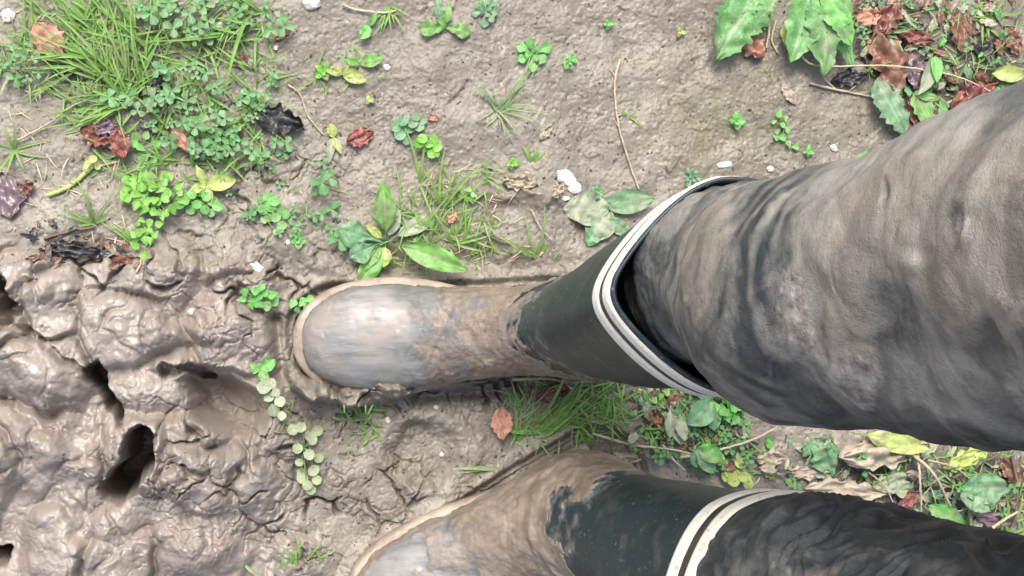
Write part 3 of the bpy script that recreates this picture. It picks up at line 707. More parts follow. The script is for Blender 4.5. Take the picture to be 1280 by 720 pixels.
def clover_at(mb, ms, q, base, size):
    a0 = rng.uniform(0, 360); tl = rng.uniform(-14, 14)
    for k in range(3):
        L = size * rng.uniform(.85, 1.1); leaf(mb, q, a0 + 120 * k + rng.uniform(-10, 10), L, L * .88, 'obov', 8 + tl * (k - 1), -12, .15, nl=7, nw=4)
    tube(ms, catmull([base, (base + q) / 2 + [rng.uniform(-.003, .003), rng.uniform(-.003, .003), .001], q], 6), .0006, .0004, 4)
def clover(pts, size, label, group='clover plants', kind=None, hmax=.022, cat='clover', name='clover'):
    u, v = pts[0]; root = empty(name, G(u, v), label, cat, group, kind); mb, ms = MB(), MB()
    for (a, b) in pts:
        q = G(a, b, rng.uniform(.006, hmax)); base = G(a + rng.uniform(-14, 14), b + rng.uniform(-10, 10), -.001)
        clover_at(mb, ms, q, base, S(size) * rng.uniform(.8, 1.2))
    if kind:
        for m2 in (ms,):   # stems and leaves together as one object of ground cover
            pass
    mb.build('foliage', M['clover'], root, G(u, v)); ms.build('stem', M['grasspale'], root, G(u, v))
    return root
def dead(u, v, az, L, W, label, mat, shape='oval', lob=.35, crum=.22, h=.002, group='dead leaves', name='dead_leaf', cat='dead leaf', pitch=3, bend=-6, fold=.1, ser=.2):
    mb = MB(); a = R(az); p = G(u, v); q = p - np.array([math.cos(a), math.sin(a), 0]) * S(L) / 2
    q[2] = max(gz(q[0], q[1]), p[2] - .002) + h + crum * S(W) * .5
    leaf(mb, q, az, S(L), S(W), shape, pitch, bend, fold, lob=lob, crum=crum, ser=ser, nl=26, nw=14)
    o = mb.build(name, M[mat], None, p); return tag(o, label, cat, group)
def twig(pts, r, label, mat='twig', h=.003, name='twig', cat='twig', group='twigs and stems', r1=None, side=()):
    mb = MB(); q = [G(a, b, h) for a, b in pts]; c = catmull(q, 8 * len(q)); c = c + .0006 * np.stack([noise2(np.arange(len(c)) * .9 + i, np.zeros(len(c)) + i) for i in (1.3, 5.1, 8.8)], -1)
    r *= .6; r1 = r1 * .6 if r1 else None; tube(mb, c, S(r), S(r1 if r1 else r * .6), 7)
    for sp in side: tube(mb, catmull([G(a, b, h) for a, b in sp], 8), S(r) * .6, S(r) * .3, 5)
    return tag(mb.build(name, M[mat], None, G(*pts[0])), label, cat, group)
def stone(u, v, a, b, label, mat='white', ang=0, hh=.6, group='pale stones', name='stone', cat='stone', two=None):
    vs = []; n, m = 14, 22; parts = [(u, v, a, b)] + ([two] if two else []); mb = MB()
    for (uu, vv, aa, bb) in parts:
        p = G(uu, vv); ph = np.linspace(0, np.pi, n); th = np.linspace(0, 2 * np.pi, m, endpoint=False)
        PH, TH = np.meshgrid(ph, th, indexing='ij'); d = np.stack([np.sin(PH) * np.cos(TH), np.sin(PH) * np.sin(TH), np.cos(PH)], -1)
        k = 1 + .28 * fbm3(d + uu, 1.4, 3); x, y, z = d[..., 0] * S(aa) * k, d[..., 1] * S(bb) * k, d[..., 2] * S(min(aa, bb)) * hh * k
        ca, sa = math.cos(R(ang)), math.sin(R(ang)); mb.grid(np.stack([p[0] + x * ca - y * sa, p[1] + x * sa + y * ca, p[2] + z + S(min(aa, bb)) * hh * .3], -1), TH * 0, PH, .5, True)
    return tag(mb.build(name, M[mat], None, G(u, v)), label, cat, group)

PLANTS_HERE = 1
# ------------------------------------------------------------------ growth at the upper left
# ground cover nobody could count
def blade_cover(name, n, polys, label, L=(14, 38), W=(2, 4), mat='grass'):
    mb = MB()
    k = 0
    while k < n:
        poly = polys[k % len(polys)]; us = [p[0] for p in poly]; vs = [p[1] for p in poly]
        u, v = rng.uniform(min(us), max(us)), rng.uniform(min(vs), max(vs))
        if not bool(inpoly(np.array([u]), np.array([v]), poly)[0]): continue
        k += 1; pit = rng.uniform(10, 50); leaf(mb, G(u, v, -.001), rng.uniform(0, 360), S(rng.uniform(*L)), S(rng.uniform(*W)), 'blade', pit, -pit * 1.3, .4, nl=6, nw=2, sway=rng.uniform(-30, 30))
    return tag(mb.build(name, M[mat], None, G(*polys[0][0])), label, 'ground cover', None, 'stuff')
blade_cover('short_grass', 620, [[(0, 60), (60, 0), (330, 0), (345, 60), (330, 190), (250, 240), (150, 230), (60, 120)]], 'thin short grass between the clover at the upper left', W=(1.5, 4.5), L=(14, 60))
blade_cover('sparse_grass', 170, [[(1060, 0), (1280, 0), (1280, 110), (1180, 160), (1080, 100)], [(820, 480), (930, 490), (940, 600), (840, 575)], [(1100, 545), (1280, 570), (1280, 640), (1160, 640)]], 'thin sparse grass among dead leaves on the right', mat='grasspale')
blade_cover('green_grass', 860, [[(690, 470), (930, 485), (940, 590), (760, 565), (690, 540)], [(640, 480), (780, 475), (770, 565), (640, 560)], [(1060, 0), (1280, 0), (1280, 110), (1180, 160), (1080, 100)], [(850, 480), (935, 490), (940, 600), (850, 575)], [(1030, 545), (1280, 570), (1280, 660), (1100, 640)], [(700, 470), (775, 470), (765, 560), (690, 530)], [(480, 240), (620, 200), (620, 340), (450, 340)]], 'fine green grass growing through the litter and beside the boots', L=(14, 44), W=(1.4, 3.4))
blade_cover('root_fibre', 260, [[(0, 100), (150, 90), (170, 320), (20, 330)], [(0, 0), (110, 0), (100, 110), (0, 120)], [(540, 210), (640, 200), (700, 340), (520, 335)], [(940, 590), (1280, 600), (1280, 650), (1000, 640)]], 'short dry straw fibres scattered over the mud', (10, 30), (1.2, 2.4), 'straw')
def clover_cover(n, poly, size, label, hmax=.022):
    us = [p[0] for p in poly]; vs = [p[1] for p in poly]; mb = MB(); k = 0
    while k < n:
        u, v = rng.uniform(min(us), max(us)), rng.uniform(min(vs), max(vs))
        if not bool(inpoly(np.array([u]), np.array([v]), poly)[0]): continue
        k += 1; q = G(u, v, rng.uniform(.004, hmax)); clover_at(mb, mb, q, G(u + rng.uniform(-14, 14), v + rng.uniform(-10, 10), -.001), S(size) * rng.choice([.5, .65, .8, .95, 1.1]))
    return tag(mb.build('clover_mat', M['clover'], None, G(*poly[0])), label, 'ground cover', None, 'stuff')
clover_cover(88, [(170, 105), (215, 75), (250, 80), (290, 120), (345, 85), (340, 125), (310, 160), (290, 200), (250, 195), (185, 165)], 10.5, 'clover carpet spreading right of the big grass tuft')
clover_cover(36, [(170, 0), (335, 0), (335, 30), (250, 52), (180, 40)], 12, 'clover carpet along the top edge of the picture')
clover_cover(16, [(0, 60), (40, 50), (60, 90), (10, 110)], 9, 'sparse clover carpet left of the pink leaf')
clover([(136, 122), (150, 128), (172, 138), (192, 122), (160, 120)], 12, 'clover with bluish leaflets at the foot of the big grass tuft')
clover([(268, 178), (285, 172), (270, 190), (298, 178), (315, 192), (326, 196)], 11, 'clover above the grey pebble-dark clod edge, by the pale stem')
clover([(345, 178), (358, 180)], 10, 'pair of clover leaves under the rotten black leaf')
clover([(402, 228), (412, 222), (396, 236)], 14, 'clover on bare mud between bright sprig and plantain')
clover([(392, 270), (402, 268), (415, 262)], 11, 'clover just right of the sprig with a pale runner')
clover([(430, 292), (424, 300)], 15, 'clover touching the left leaf of the plantain')
clover([(338, 38), (350, 22), (355, 34)], 13, 'dark clover beside the small red leaf scrap')
# rotting scraps nobody could count
def litter(n, polys, mat, label, L=(8, 26)):
    mb = MB(); k = 0
    while k < n:
        poly = polys[k % len(polys)]; us = [q[0] for q in poly]; vs = [q[1] for q in poly]
        u, v = rng.uniform(min(us), max(us)), rng.uniform(min(vs), max(vs))
        if not bool(inpoly(np.array([u]), np.array([v]), poly)[0]): continue
        k += 1; l_ = S(rng.uniform(*L)); leaf(mb, G(u, v, rng.uniform(.0005, .007)), rng.uniform(0, 360), l_, l_ * rng.uniform(.25, .7), rng.choice(['oval', 'lance', 'round']), rng.uniform(-8, 30), rng.uniform(-40, 10), .15, crum=.3, lob=rng.choice([0, .3, .5]), nl=9, nw=5)
    return tag(mb.build('leaf_litter', M[mat], None, G(*polys[0][0])), label, 'ground cover', None, 'stuff')
UR = [(1060, 0), (1280, 0), (1280, 115), (1175, 165), (1110, 150), (1080, 90)]; LR = [(930, 560), (1010, 545), (1280, 575), (1280, 670), (1150, 655), (980, 625)]; MR = [(790, 478), (930, 490), (940, 600), (790, 570)]
UL = [(40, 0), (340, 0), (330, 60), (350, 190), (200, 200), (60, 120)]; LS = [(40, 280), (190, 300), (200, 335), (50, 335)]
litter(100, [UR, UR, MR], 'brown', 'small brown rotting scraps between the leaves on the right')
litter(90, [UR, LR, UL, LS, MR], 'black', 'small black rotting scraps on the damp soil')
litter(80, [LR, LR, MR, UR], 'litter', 'small bleached scraps of litter between the legs')
litter(110, [LR, LR, MR, UR], 'greyleaf', 'small grey-green wilted scraps between the legs')
litter(60, [UR, MR, LR], 'teal', 'small bluish leaf scraps among the dead leaves', (8, 20))
litter(40, [UL, LS], 'brown', 'small brown scraps under the clover', (6, 18))
litter(70, [LR, MR, MR, UR], 'bright', 'small fresh green leaves of ground weeds between the legs and at the upper right', (9, 20))
clover_cover(48, MR, 9, 'clover sprinkled between the two boots', .016)
clover_cover(30, LR, 9, 'clover sprinkled in the litter between the trouser legs', .02)
clover_cover(22, UR, 8, 'clover sprinkled among dead leaves at the upper right', .02)
clover_cover(26, [(290, 130), (400, 150), (430, 300), (300, 290), (270, 220)], 9, 'scattered clover on the mud right of the cress', .012)
blade_cover('green_grass', 150, [[(380, 60), (480, 60), (480, 120), (380, 120)], [(230, 200), (420, 190), (420, 300), (250, 300)], [(420, 500), (480, 500), (480, 560), (420, 560)], [(320, 470), (370, 470), (370, 540), (330, 540)]], 'sparse tiny grass shoots on the firm mud', L=(7, 20), W=(1.4, 2.8))
# grass
grass(158, 112, fan(34, 70, 180, 40, 115, 2.2, 4.8, 18, 16) + fan(14, 20, 200, 30, 80, 2, 4), 'largest grass tuft, dense and bright, at the upper left')
grass(178, 60, fan(22, 60, 150, 40, 80, 3, 6, 18, 16), 'grass tuft at the top edge above the largest tuft')
grass(118, 38, fan(24, 60, 170, 35, 70, 3, 5, 14, 14), 'grass tuft right beside the pink leaf')
grass(128, 78, fan(12, 165, 200, 60, 110, 3, 6, 5, 5), 'grass tuft lying flat to the left under the pink leaf')
grass(160, 130, fan(12, 170, 215, 40, 80, 2.5, 4.5, 6, 4), 'grass tuft with long flat blades below the largest tuft')
grass(36, 60, [(100, 60, 4), (80, 55, 4), (150, 40, 4), (40, 50, 3)], 'few curved grass blades hugging the pink leaf on its left')
grass(10, 85, fan(14, 120, 250, 25, 55, 2.5, 4, 8, 8), 'grass tuft at the left edge beside the pink leaf', 'grasspale')
grass(18, 188, [(75, 40, 4), (110, 35, 4), (240, 50, 4), (260, 36, 4), (20, 40, 4), (150, 26, 3), (340, 40, 4), (300, 30, 4)], 'grass tuft at the left edge above the purple leaf')
grass(118, 280, [(98, 55, 5), (108, 45, 5), (165, 42, 4), (150, 38, 4), (30, 32, 3), (60, 30, 3), (185, 30, 3)], 'grass tuft with two upright blades left of the cress')
grass(168, 306, [(140, 44, 4), (125, 36, 4), (110, 28, 4)], 'three grass blades at the lower end of the cress')
grass(300, 40, [(250, 110, 6, 10, -20), (190, 90, 4), (200, 110, 4), (175, 70, 3), (100, 50, 5), (75, 45, 4), (260, 60, 3)], 'grass tuft with one long broad blade hanging down from the top edge')
grass(318, 18, fan(14, 100, 250, 20, 50, 3, 5, 8, 8), 'grass tuft at the top edge right of the long broad blade')
grass(485, 12, fan(13, 220, 330, 20, 38, 2.5, 4, 4, 4), 'small fan-shaped grass tuft at the top edge beside the twig')
grass(393, 100, [(78, 42, 4), (20, 40, 4), (210, 30, 3)], 'thin grass blades left of the yellow-green shoot')
grass(622, 138, fan(9, 5, 60, 45, 85, 2, 3, 3, 3) + fan(7, 110, 175, 30, 55, 2, 3, 3, 3) + fan(7, -65, -5, 35, 70, 2, 3, 3, 3) + fan(4, 200, 280, 25, 45, 2, 3, 3, 3), 'spidery grass tuft with thin spread blades on bare mud', 'grasspale')
grass(665, 203, [(40, 22, 4), (75, 18, 4), (110, 20, 4), (130, 26, 3), (60, 24, 3)], 'tiny dark grass shoot below the spidery tuft')
grass(546, 300, fan(20, 40, 150, 28, 62, 2.5, 4.5, 22, 8) + fan(10, 150, 230, 20, 44, 2.5, 4, 14, 8), 'grass tuft between the plantain and the boot')
grass(515, 322, fan(22, 20, 160, 18, 44, 2.5, 4, 26, 8), 'low grass tuft along the edge of the muddy boot, beside the plantain')
grass(566, 305, [(70, 56, 4), (95, 44, 4), (10, 50, 4), (25, 46, 3), (120, 50, 4), (340, 40, 4)], 'grass tuft with the blades reaching right over bare mud')
grass(552, 262, [(60, 80, 5), (52, 60, 4), (100, 70, 4), (110, 62, 4), (80, 50, 4), (28, 66, 4), (130, 44, 3)], 'tall grass tuft above the plantain, with crossing blades')
grass(524, 230, [(98, 70, 4), (85, 60, 4), (60, 34, 3), (-70, 40, 4)], 'two grass blades below the round-leaved weed')
grass(668, 322, fan(24, 20, 160, 10, 30, 2, 3.5, 14, 7) + [(70, 66, 4), (110, 60, 4), (160, 70, 4)], 'mossy grass tuft at the boot shaft left of the round leaves')
grass(785, 146, [(150, 22, 3), (-30, 22, 3), (20, 14, 3)], 'tiny grass blade beside the long pale twig')
grass(680, 540, fan(14, 35, 62, 55, 85, 4, 6, 10, 8) + [(170, 50, 5), (185, 60, 5)], 'bright grass tuft bent to the upper right between the boots')
grass(648, 520, fan(16, 30, 140, 20, 42, 2.5, 4, 10, 10), 'yellowish curly grass tuft beside the holed leaf', 'grasspale')
grass(645, 552, [(95, 40, 7), (80, 30, 5), (60, 40, 5), (110, 34, 5)], 'broad grass blades above the muddy ankle')
grass(742, 512, fan(22, 60, 200, 16, 42, 3, 5, 12, 18), 'grass tuft under the dark boot shaft')
grass(738, 545, fan(15, 70, 190, 18, 36, 2.5, 4.5, 10, 7), 'grass tuft just above the heel of the lower boot')
grass(622, 586, [(172, 52, 7), (178, 44, 5), (165, 36, 4)], 'flat grass blades beside the sole of the lower boot', 'grasspale')
grass(448, 520, fan(16, 30, 200, 12, 30, 3, 5, 12, 8), 'short grass tuft below the mud heap at the toe')
grass(460, 540, fan(9, 40, 240, 10, 24, 3, 5, 6, 5), 'smallest grass tuft below the mud heap')
grass(370, 705, fan(15, 30, 170, 12, 32, 2.5, 4, 12, 7), 'grass tuft at the bottom edge left of the lower boot')
grass(306, 706, [(140, 36, 5), (120, 22, 4), (-40, 24, 5), (150, 30, 3)], 'pale grass blades at the bottom edge on the churned mud', 'grasspale')
grass(1130, 40, fan(26, 0, 360, 18, 42, 3, 5, 16, 12), 'bluish grass tuft between the brown leaves at the upper right', 'grasspale')
grass(1236, 25, fan(20, 0, 360, 16, 34, 4, 6, 5, 5), 'grass tuft near the upper right corner')
grass(1185, 75, fan(14, 0, 360, 18, 44, 3, 5, 16, 12), 'pale grass tuft over dark soil at the upper right', 'grasspale')
grass(862, 545, fan(20, 60, 140, 24, 60, 2.5, 4.5, 18, 10), 'grass tuft behind the lower boot shaft', 'grasspale')
grass(1195, 590, fan(16, 0, 360, 26, 48, 3, 5, 7, 6), 'yellowish grass tuft under the thigh', 'grasspale')
grass(1262, 665, fan(12, 20, 170, 24, 50, 4, 6, 6, 5), 'grass tuft at the right edge above the black trouser leg')
# leafy weeds
P1 = []
for i in range(62):
    r_ = 34 * math.sqrt(rng.random()); t_ = rng.uniform(0, 6.28); P1.append((192 + r_ * math.cos(t_) * 1.15, 243 + r_ * math.sin(t_) * .9))
bunch(192, 246, P1, 12.5, 'bright yellow-green cress rosette with crowded round leaves', 'cress', shape='obov', hgt=.016)
P2 = [(178 + rng.gauss(0, 11), 291 + rng.gauss(0, 8)) for _ in range(22)]
bunch(180, 290, P2, 11, 'smaller bright cress bunch below the big cress rosette', 'cress', shape='obov', hgt=.012)
bunch(172, 190, [(170, 172), (183, 168), (176, 185), (180, 198), (190, 205), (166, 180), (186, 190), (196, 180), (178, 210)], 14, 'pale green leafy sprig above the cress rosette', 'bright', shape='obov')
bunch(250, 252, [(232, 248), (240, 243), (250, 240), (258, 246), (266, 252), (272, 258), (246, 256), (256, 262), (238, 262), (264, 266), (225, 254)], 13, 'round-leaved sprig right of the cress rosette', 'bright')
weed(258, 232, [(115, 28, 11, 'lance', {}), (10, 38, 20, 'oval', {}), (-80, 26, 12, 'lance', {}), (200, 22, 12, 'oval', {})], 'pale yellow seedling with pointed leaves above the round-leaved sprig', 'yellow')
bunch(318, 262, [(325, 250), (335, 246), (343, 252), (350, 262), (338, 258), (328, 262), (345, 272), (336, 272), (352, 282), (346, 290), (330, 275), (357, 268)], 12, 'sprig of round leaves with a runner on the mud', 'bright')
bunch(322, 370, [(306 + rng.gauss(0, 0), 366), (312, 374), (318, 364), (322, 372), (328, 366), (334, 374), (340, 368), (324, 380), (314, 382), (332, 382), (302, 374), (344, 376), (326, 360)], 13, 'bright leafy sprout left of the boot toe, farther from it', 'bright', shape='obov', hgt=.010)
bunch(378, 382, [(366, 380), (372, 388), (378, 378), (384, 384), (390, 378), (376, 392), (386, 374)], 12, 'bright leafy sprout touching the boot toe', 'bright', shape='obov', hgt=.012)
weed(325, 462, [(30, 22, 16, 'oval', {}), (170, 18, 13, 'oval', {}), (-60, 20, 12, 'oval', {})], 'small green weed in the crack below the boot toe', 'bright')
bunch(345, 500, [(338, 480), (345, 490), (350, 502), (342, 512), (352, 520), (336, 496), (330, 484)], 15, 'mud-smeared pale weed below the boot toe', 'greyleaf', shape='oval')
bunch(380, 560, [(366, 537), (376, 534), (386, 545), (396, 538), (391, 550), (374, 578), (387, 568), (398, 572), (378, 598), (388, 612), (376, 590), (396, 600), (384, 606), (372, 560), (392, 588)], 13, 'pale vine with round yellowish leaves on the mud between the boots', 'palegreen')
rosette(607, 14, 7, 19, 11, 'small green seedling at the top edge, the middle one', 'teal')
rosette(665, 68, 6, 25, 14, 'green star-shaped seedling on bare mud', 'bright', a0=30)
rosette(712, 77, 6, 11, 7, 'tiny pale star seedling right of the larger star-shaped one', 'bright')
rosette(920, 152, 4, 12, 10, 'tiny green seedling left of the feathery one at the upper right', 'bright', shape='oval')
bunch(978, 160, [(974, 142), (968, 152), (978, 156), (972, 164), (984, 162), (978, 172), (986, 180), (994, 184), (970, 172), (982, 148)], 10, 'feathery sprig on mud under the big leaves', 'bright', shape='obov', hgt=.006)
rosette(866, 222, 6, 14, 8, 'bluish seedling just above the boot rim', 'teal')
rosette(745, 242, 4, 12, 9, 'tiny seedling above the pale dock leaf', 'bright', shape='oval')
bunch(585, 245, [(578, 240), (585, 237), (591, 243), (583, 249), (589, 250), (576, 247)], 9, 'tiny bright sprout in the tall grass', 'cress', shape='obov', hgt=.01)
weed(557, 35, [(105, 34, 13, 'long', dict(at=(-4, -2), mat='teal')), (85, 30, 12, 'long', {}), (190, 34, 22, 'obov', {}), (-5, 32, 22, 'obov', {}), (120, 24, 9, 'lance', {})], 'weed with two broad and two narrow leaves at the top edge', 'plant')
weed(462, 32, [(240, 22, 16, 'oval', {}), (60, 20, 8, 'lance', {})], 'weed with single oval leaf below the top edge twig', 'bright')
weed(450, 80, [(20, 30, 17, 'oval', {}), (170, 24, 10, 'lance', {})], 'weed with one bright leaf pointing right beside the pale chip', 'plant')
weed(428, 93, [(-20, 32, 15, 'oval', {}), (10, 22, 12, 'oval', {}), (170, 24, 9, 'lance', {}), (150, 18, 8, 'lance', {}), (60, 18, 7, 'lance', {})], 'yellow-green shoot with several leaves on bare mud', 'yellow')
weed(416, 172, [(95, 18, 13, 'oval', {}), (-100, 34, 10, 'lance', dict(mat='greyleaf')), (-60, 24, 9, 'lance', {})], 'pale weed left of the pink striped leaf', 'yellow')
bunch(512, 170, [(495, 158), (504, 150), (512, 160), (500, 168), (508, 176), (520, 146), (526, 150), (516, 154), (524, 158), (506, 164)], 14, 'bluish round-leaved weed above the tall grass', 'teal')
bunch(536, 185, [(528, 174), (536, 180), (542, 174), (547, 184), (540, 192), (530, 184), (546, 192), (524, 178)], 12, 'pale round-leaved weed next to the bluish one', 'cress')
weed(482, 302, [(92, 78, 25, 'long', dict(pitch=40, bend=-45, sway=6)), (-17, 108, 29, 'long', dict(pitch=24, bend=-30, sway=-6)), (172, 62, 34, 'spoon', dict(mat='teal', sway=-12)), (200, 52, 28, 'spoon', dict(mat='teal', sway=10)),
     (240, 66, 24, 'long', dict(sway=-5)), (228, 46, 12, 'long', {}), (28, 80, 19, 'long', dict(mat='greyleaf')), (70, 44, 16, 'long', dict(mat='greyleaf')), (262, 34, 20, 'long', dict(mat='yellow')), (140, 34, 10, 'long', dict(mat='yellow'))],
     'plantain weed with long spoon leaves at the top side of the muddy boot', 'plant', 'broad-leaved weeds', 'plantain_weed', 'weed', nl=26, nw=10)
weed(762, 262, [(178, 62, 44, 'oval', dict(mat='greyleaf', wave=.2)), (235, 50, 40, 'oval', dict(mat='greyleaf', wave=.2)), (8, 66, 32, 'oval', dict(at=(-8, -6))), (250, 40, 26, 'oval', dict(mat='teal', at=(-14, 10))), (95, 26, 17, 'oval', dict(at=(-20, -6), mat='teal')),
     (165, 24, 18, 'oval', dict(mat='bright', at=(-18, -8))), (-30, 40, 20, 'oval', dict(mat='teal', at=(-4, 12)))], 'dock weed with pale grey-green leaves against the boot stripes', 'teal', 'broad-leaved weeds', 'dock_weed', 'weed', nl=20, nw=8)
big = dict(pitch=14, bend=-24, ser=.35, wave=.12)
weed(955, -22, [(232, 122, 62, 'oval', dict(**big)), (215, 80, 44, 'oval', dict(**big)), (262, 62, 30, 'lance', dict(**big))], 'broad spotted leaf weed at the top edge above the pink-red leaf', 'dock', 'broad-leaved weeds', 'broadleaf_weed', nl=34, nw=12, h=.012)
weed(1022, -30, [(-105, 118, 52, 'oval', dict(at=(-6, 0), **big)), (-82, 130, 50, 'oval', dict(h=.018, **big)), (-62, 100, 40, 'oval', dict(h=.022, mat='bright', **big)), (-72, 128, 32, 'lance', dict(h=.008, **big))],
     'largest weed with long overlapping spotted leaves at the top edge', 'dock', 'broad-leaved weeds', 'broadleaf_weed', nl=34, nw=12, h=.014)
weed(1094, 100, [(-62, 88, 38, 'lance', dict(**big))], 'single toothed leaf lying on brown leaves above the thigh', 'teal', 'broad-leaved weeds', 'broadleaf_weed', nl=34, nw=12, h=.012)
weed(1142, 115, [(-68, 66, 26, 'lance', dict(**big)), (-20, 36, 14, 'lance', {})], 'toothed leaf pointing at the thigh, right of the single one', 'plant', 'broad-leaved weeds', 'broadleaf_weed', nl=26, nw=10, h=.014)
weed(1168, 70, [(-95, 40, 18, 'lance', {}), (-110, 60, 22, 'lance', dict(mat='greyleaf'))], 'narrow grey-green leaves hanging over the brown leaves', 'bright', 'broad-leaved weeds', 'broadleaf_weed', h=.014)
weed(1180, 165, [(60, 40, 16, 'lance', {}), (100, 44, 18, 'lance', {}), (130, 30, 12, 'lance', {})], 'narrow leaves rising from behind the thigh by the red leaf', 'bright', 'broad-leaved weeds', 'broadleaf_weed', h=.006)
weed(1240, 92, [(-5, 46, 24, 'oval', dict(mat='yellow')), (240, 36, 22, 'oval', dict(at=(10, 16))), (-40, 40, 18, 'oval', dict(at=(10, 14)))], 'weed with a yellow leaf at the right edge above the thigh', 'bright', 'broad-leaved weeds', 'broadleaf_weed', h=.010)
weed(1070, 198, [(5, 36, 18, 'oval', {})], 'single bright leaf peeping out from under the thigh', 'bright', 'broad-leaved weeds', 'broadleaf_weed')
weed(980, 30, [(-85, 38, 16, 'lance', {}), (-70, 30, 12, 'lance', {})], 'yellowing leaves left of the largest weed', 'yellow', 'broad-leaved weeds', 'broadleaf_weed', h=.008)
weed(890, 500, [(120, 40, 32, 'oval', {}), (225, 46, 34, 'oval', {}), (190, 30, 20, 'oval', {}), (270, 40, 24, 'oval', {})], 'wide bluish leaves between the two boot rims', 'teal', 'broad-leaved weeds', 'broadleaf_weed', h=.014)
bunch(905, 510, [(902 + rng.gauss(0, 13), 512 + rng.gauss(0, 10)) for _ in range(22)], 14, 'bright round-leaved bunch under the lower end of the stripes', 'bright', shape='obov', hgt=.016)
weed(912, 512, [(62, 38, 20, 'oval', {}), (80, 40, 18, 'oval', {}), (40, 32, 18, 'oval', {})], 'upright bright leaves right under the boot rim', 'bright', 'broad-leaved weeds', 'broadleaf_weed', h=.016)
weed(872, 560, [(-60, 40, 24, 'oval', {}), (-20, 36, 24, 'oval', dict(mat='bright')), (-100, 26, 20, 'oval', {})], 'bluish leaves next to the lower boot shaft', 'teal', 'broad-leaved weeds', 'broadleaf_weed', h=.012)
bunch(915, 590, [(905, 582), (913, 590), (922, 586), (930, 596), (918, 600), (908, 596), (935, 604), (926, 578), (899, 574)], 16, 'mottled yellow-green leaves above the lower stripes', 'yellow', shape='oval')
bunch(828, 492, [(822, 484), (830, 480), (834, 490), (826, 496), (818, 500), (830, 502)], 11, 'small bright leaves hiding under the dark shaft', 'cress', shape='obov')
weed(838, 505, [(-80, 56, 18, 'long', {}), (-65, 50, 16, 'long', {}), (-100, 44, 14, 'long', {})], 'grey narrow leaves beside the crumpled red-brown leaf', 'greyleaf', 'broad-leaved weeds', 'broadleaf_weed', h=.008)
weed(1020, 548, [(-60, 54, 44, 'oval', dict(wave=.25)), (-130, 30, 18, 'oval', {})], 'dull green crinkled leaf just below the knee', 'teal', 'broad-leaved weeds', 'broadleaf_weed', nl=24, nw=10)
weed(1062, 540, [(-12, 108, 26, 'long', dict(mat='yellow', pitch=10, bend=-10))], 'long yellow leaf along the underside of the thigh', 'yellow', 'broad-leaved weeds', 'broadleaf_weed', nl=24, nw=8, h=.018)
weed(1160, 632, [(-32, 60, 28, 'oval', dict(pitch=20))], 'single glossy green leaf above the black trouser leg', 'bright', 'broad-leaved weeds', 'broadleaf_weed', nl=24, nw=10, h=.016)
weed(1200, 612, [(8, 66, 40, 'oval', dict(wave=.2)), (-35, 46, 30, 'oval', dict(wave=.2))], 'pale bluish mud-stained leaf at the right between the legs', 'teal', 'broad-leaved weeds', 'broadleaf_weed', nl=24, nw=10, h=.014)
rosette(404, 90, 5, 12, 8, 'tiny seedling left of the yellow-green shoot', 'cress', shape='oval')
rosette(640, 205, 4, 9, 7, 'tiny seedling beside the dark grass shoot', 'cress', shape='oval')
rosette(372, 300, 4, 12, 9, 'small seedling under the sprig with a runner', 'bright', shape='oval')
rosette(760, 30, 4, 8, 6, 'tiniest seedling at the top above the long twig', 'bright', shape='oval')
rosette(850, 40, 3, 8, 6, 'tiny yellow seedling left of the broad spotted leaf', 'yellow', shape='oval')
rosette(1010, 190, 4, 9, 6, 'tiny seedling under the cream pebble', 'bright', shape='oval')
rosette(462, 125, 3, 8, 6, 'tiny yellow seedling on bare mud above the maroon leaf', 'yellow', shape='oval')
# dead leaves
dead(63, 53, -50, 52, 40, 'salmon pink dead leaf beside the left grass tufts', 'pink', lob=.25, crum=.15, h=.008)
dead(122, 170, -20, 40, 34, 'wet dark red and purple leaf left of the clover', 'red', lob=.3, h=.006)
dead(152, 182, -80, 38, 26, 'bright rust red leaf beside the dark red and purple one', 'red', lob=.1, h=.008)
dead(135, 162, 10, 34, 20, 'purple scrap on top of the red leaf pair', 'purple', h=.010)
dead(228, 178, -50, 38, 15, 'narrow rust leaf among the clover', 'pink', lob=.1, h=.010)
dead(10, 245, -80, 56, 46, 'wet bluish purple leaf at the left edge', 'purple', h=.006, crum=.12)
dead(32, 236, 30, 24, 22, 'purple-brown scrap joined to the bluish leaf at the left edge', 'brown', h=.006)
dead(348, 152, -12, 62, 40, 'rotten black crumpled leaf right of the clover', 'black', lob=.4, crum=.35)
dead(92, 92, 5, 46, 20, 'blackish wet leaf under the flat grass blades', 'black', h=.002)
dead(190, 108, 40, 40, 26, 'black rotten leaf at the root of the big tuft', 'black')
dead(88, 312, 0, 70, 22, 'blackened strip of rotten leaves above the churned mud', 'black', crum=.4)
dead(160, 325, -8, 44, 16, 'brown rotten strip with a red tip above the churned mud', 'brown', crum=.4)
dead(450, 172, 20, 36, 26, 'reddish pink striped leaf on bare mud', 'red', lob=.2, h=.003)
dead(541, 148, 0, 14, 12, 'tiny pink leaf scrap near the round-leaved weed', 'pink')
dead(353, 44, 30, 22, 12, 'dark red leaf scrap by the dark clover', 'red')
dead(683, 164, 50, 30, 14, 'pale cream curled leaf right of the spidery grass', 'litter', lob=.2, crum=.3)
dead(564, 272, 60, 18, 12, 'small rust leaf in the grass by the plantain', 'pink', h=.008)
dead(650, 230, -5, 46, 22, 'mud-coloured leaf scrap left of the white stone', 'litter', crum=.4, lob=.4)
dead(696, 238, 60, 24, 18, 'grey muddy scrap touching the white stone', 'litter', crum=.3)
dead(625, 528, -85, 42, 28, 'pinkish brown leaf with small holes between the boots', 'pink', lob=.08, h=.010, crum=.12)
dead(690, 490, 20, 46, 24, 'dark red rotten leaf under the boot shaft', 'red', crum=.4)
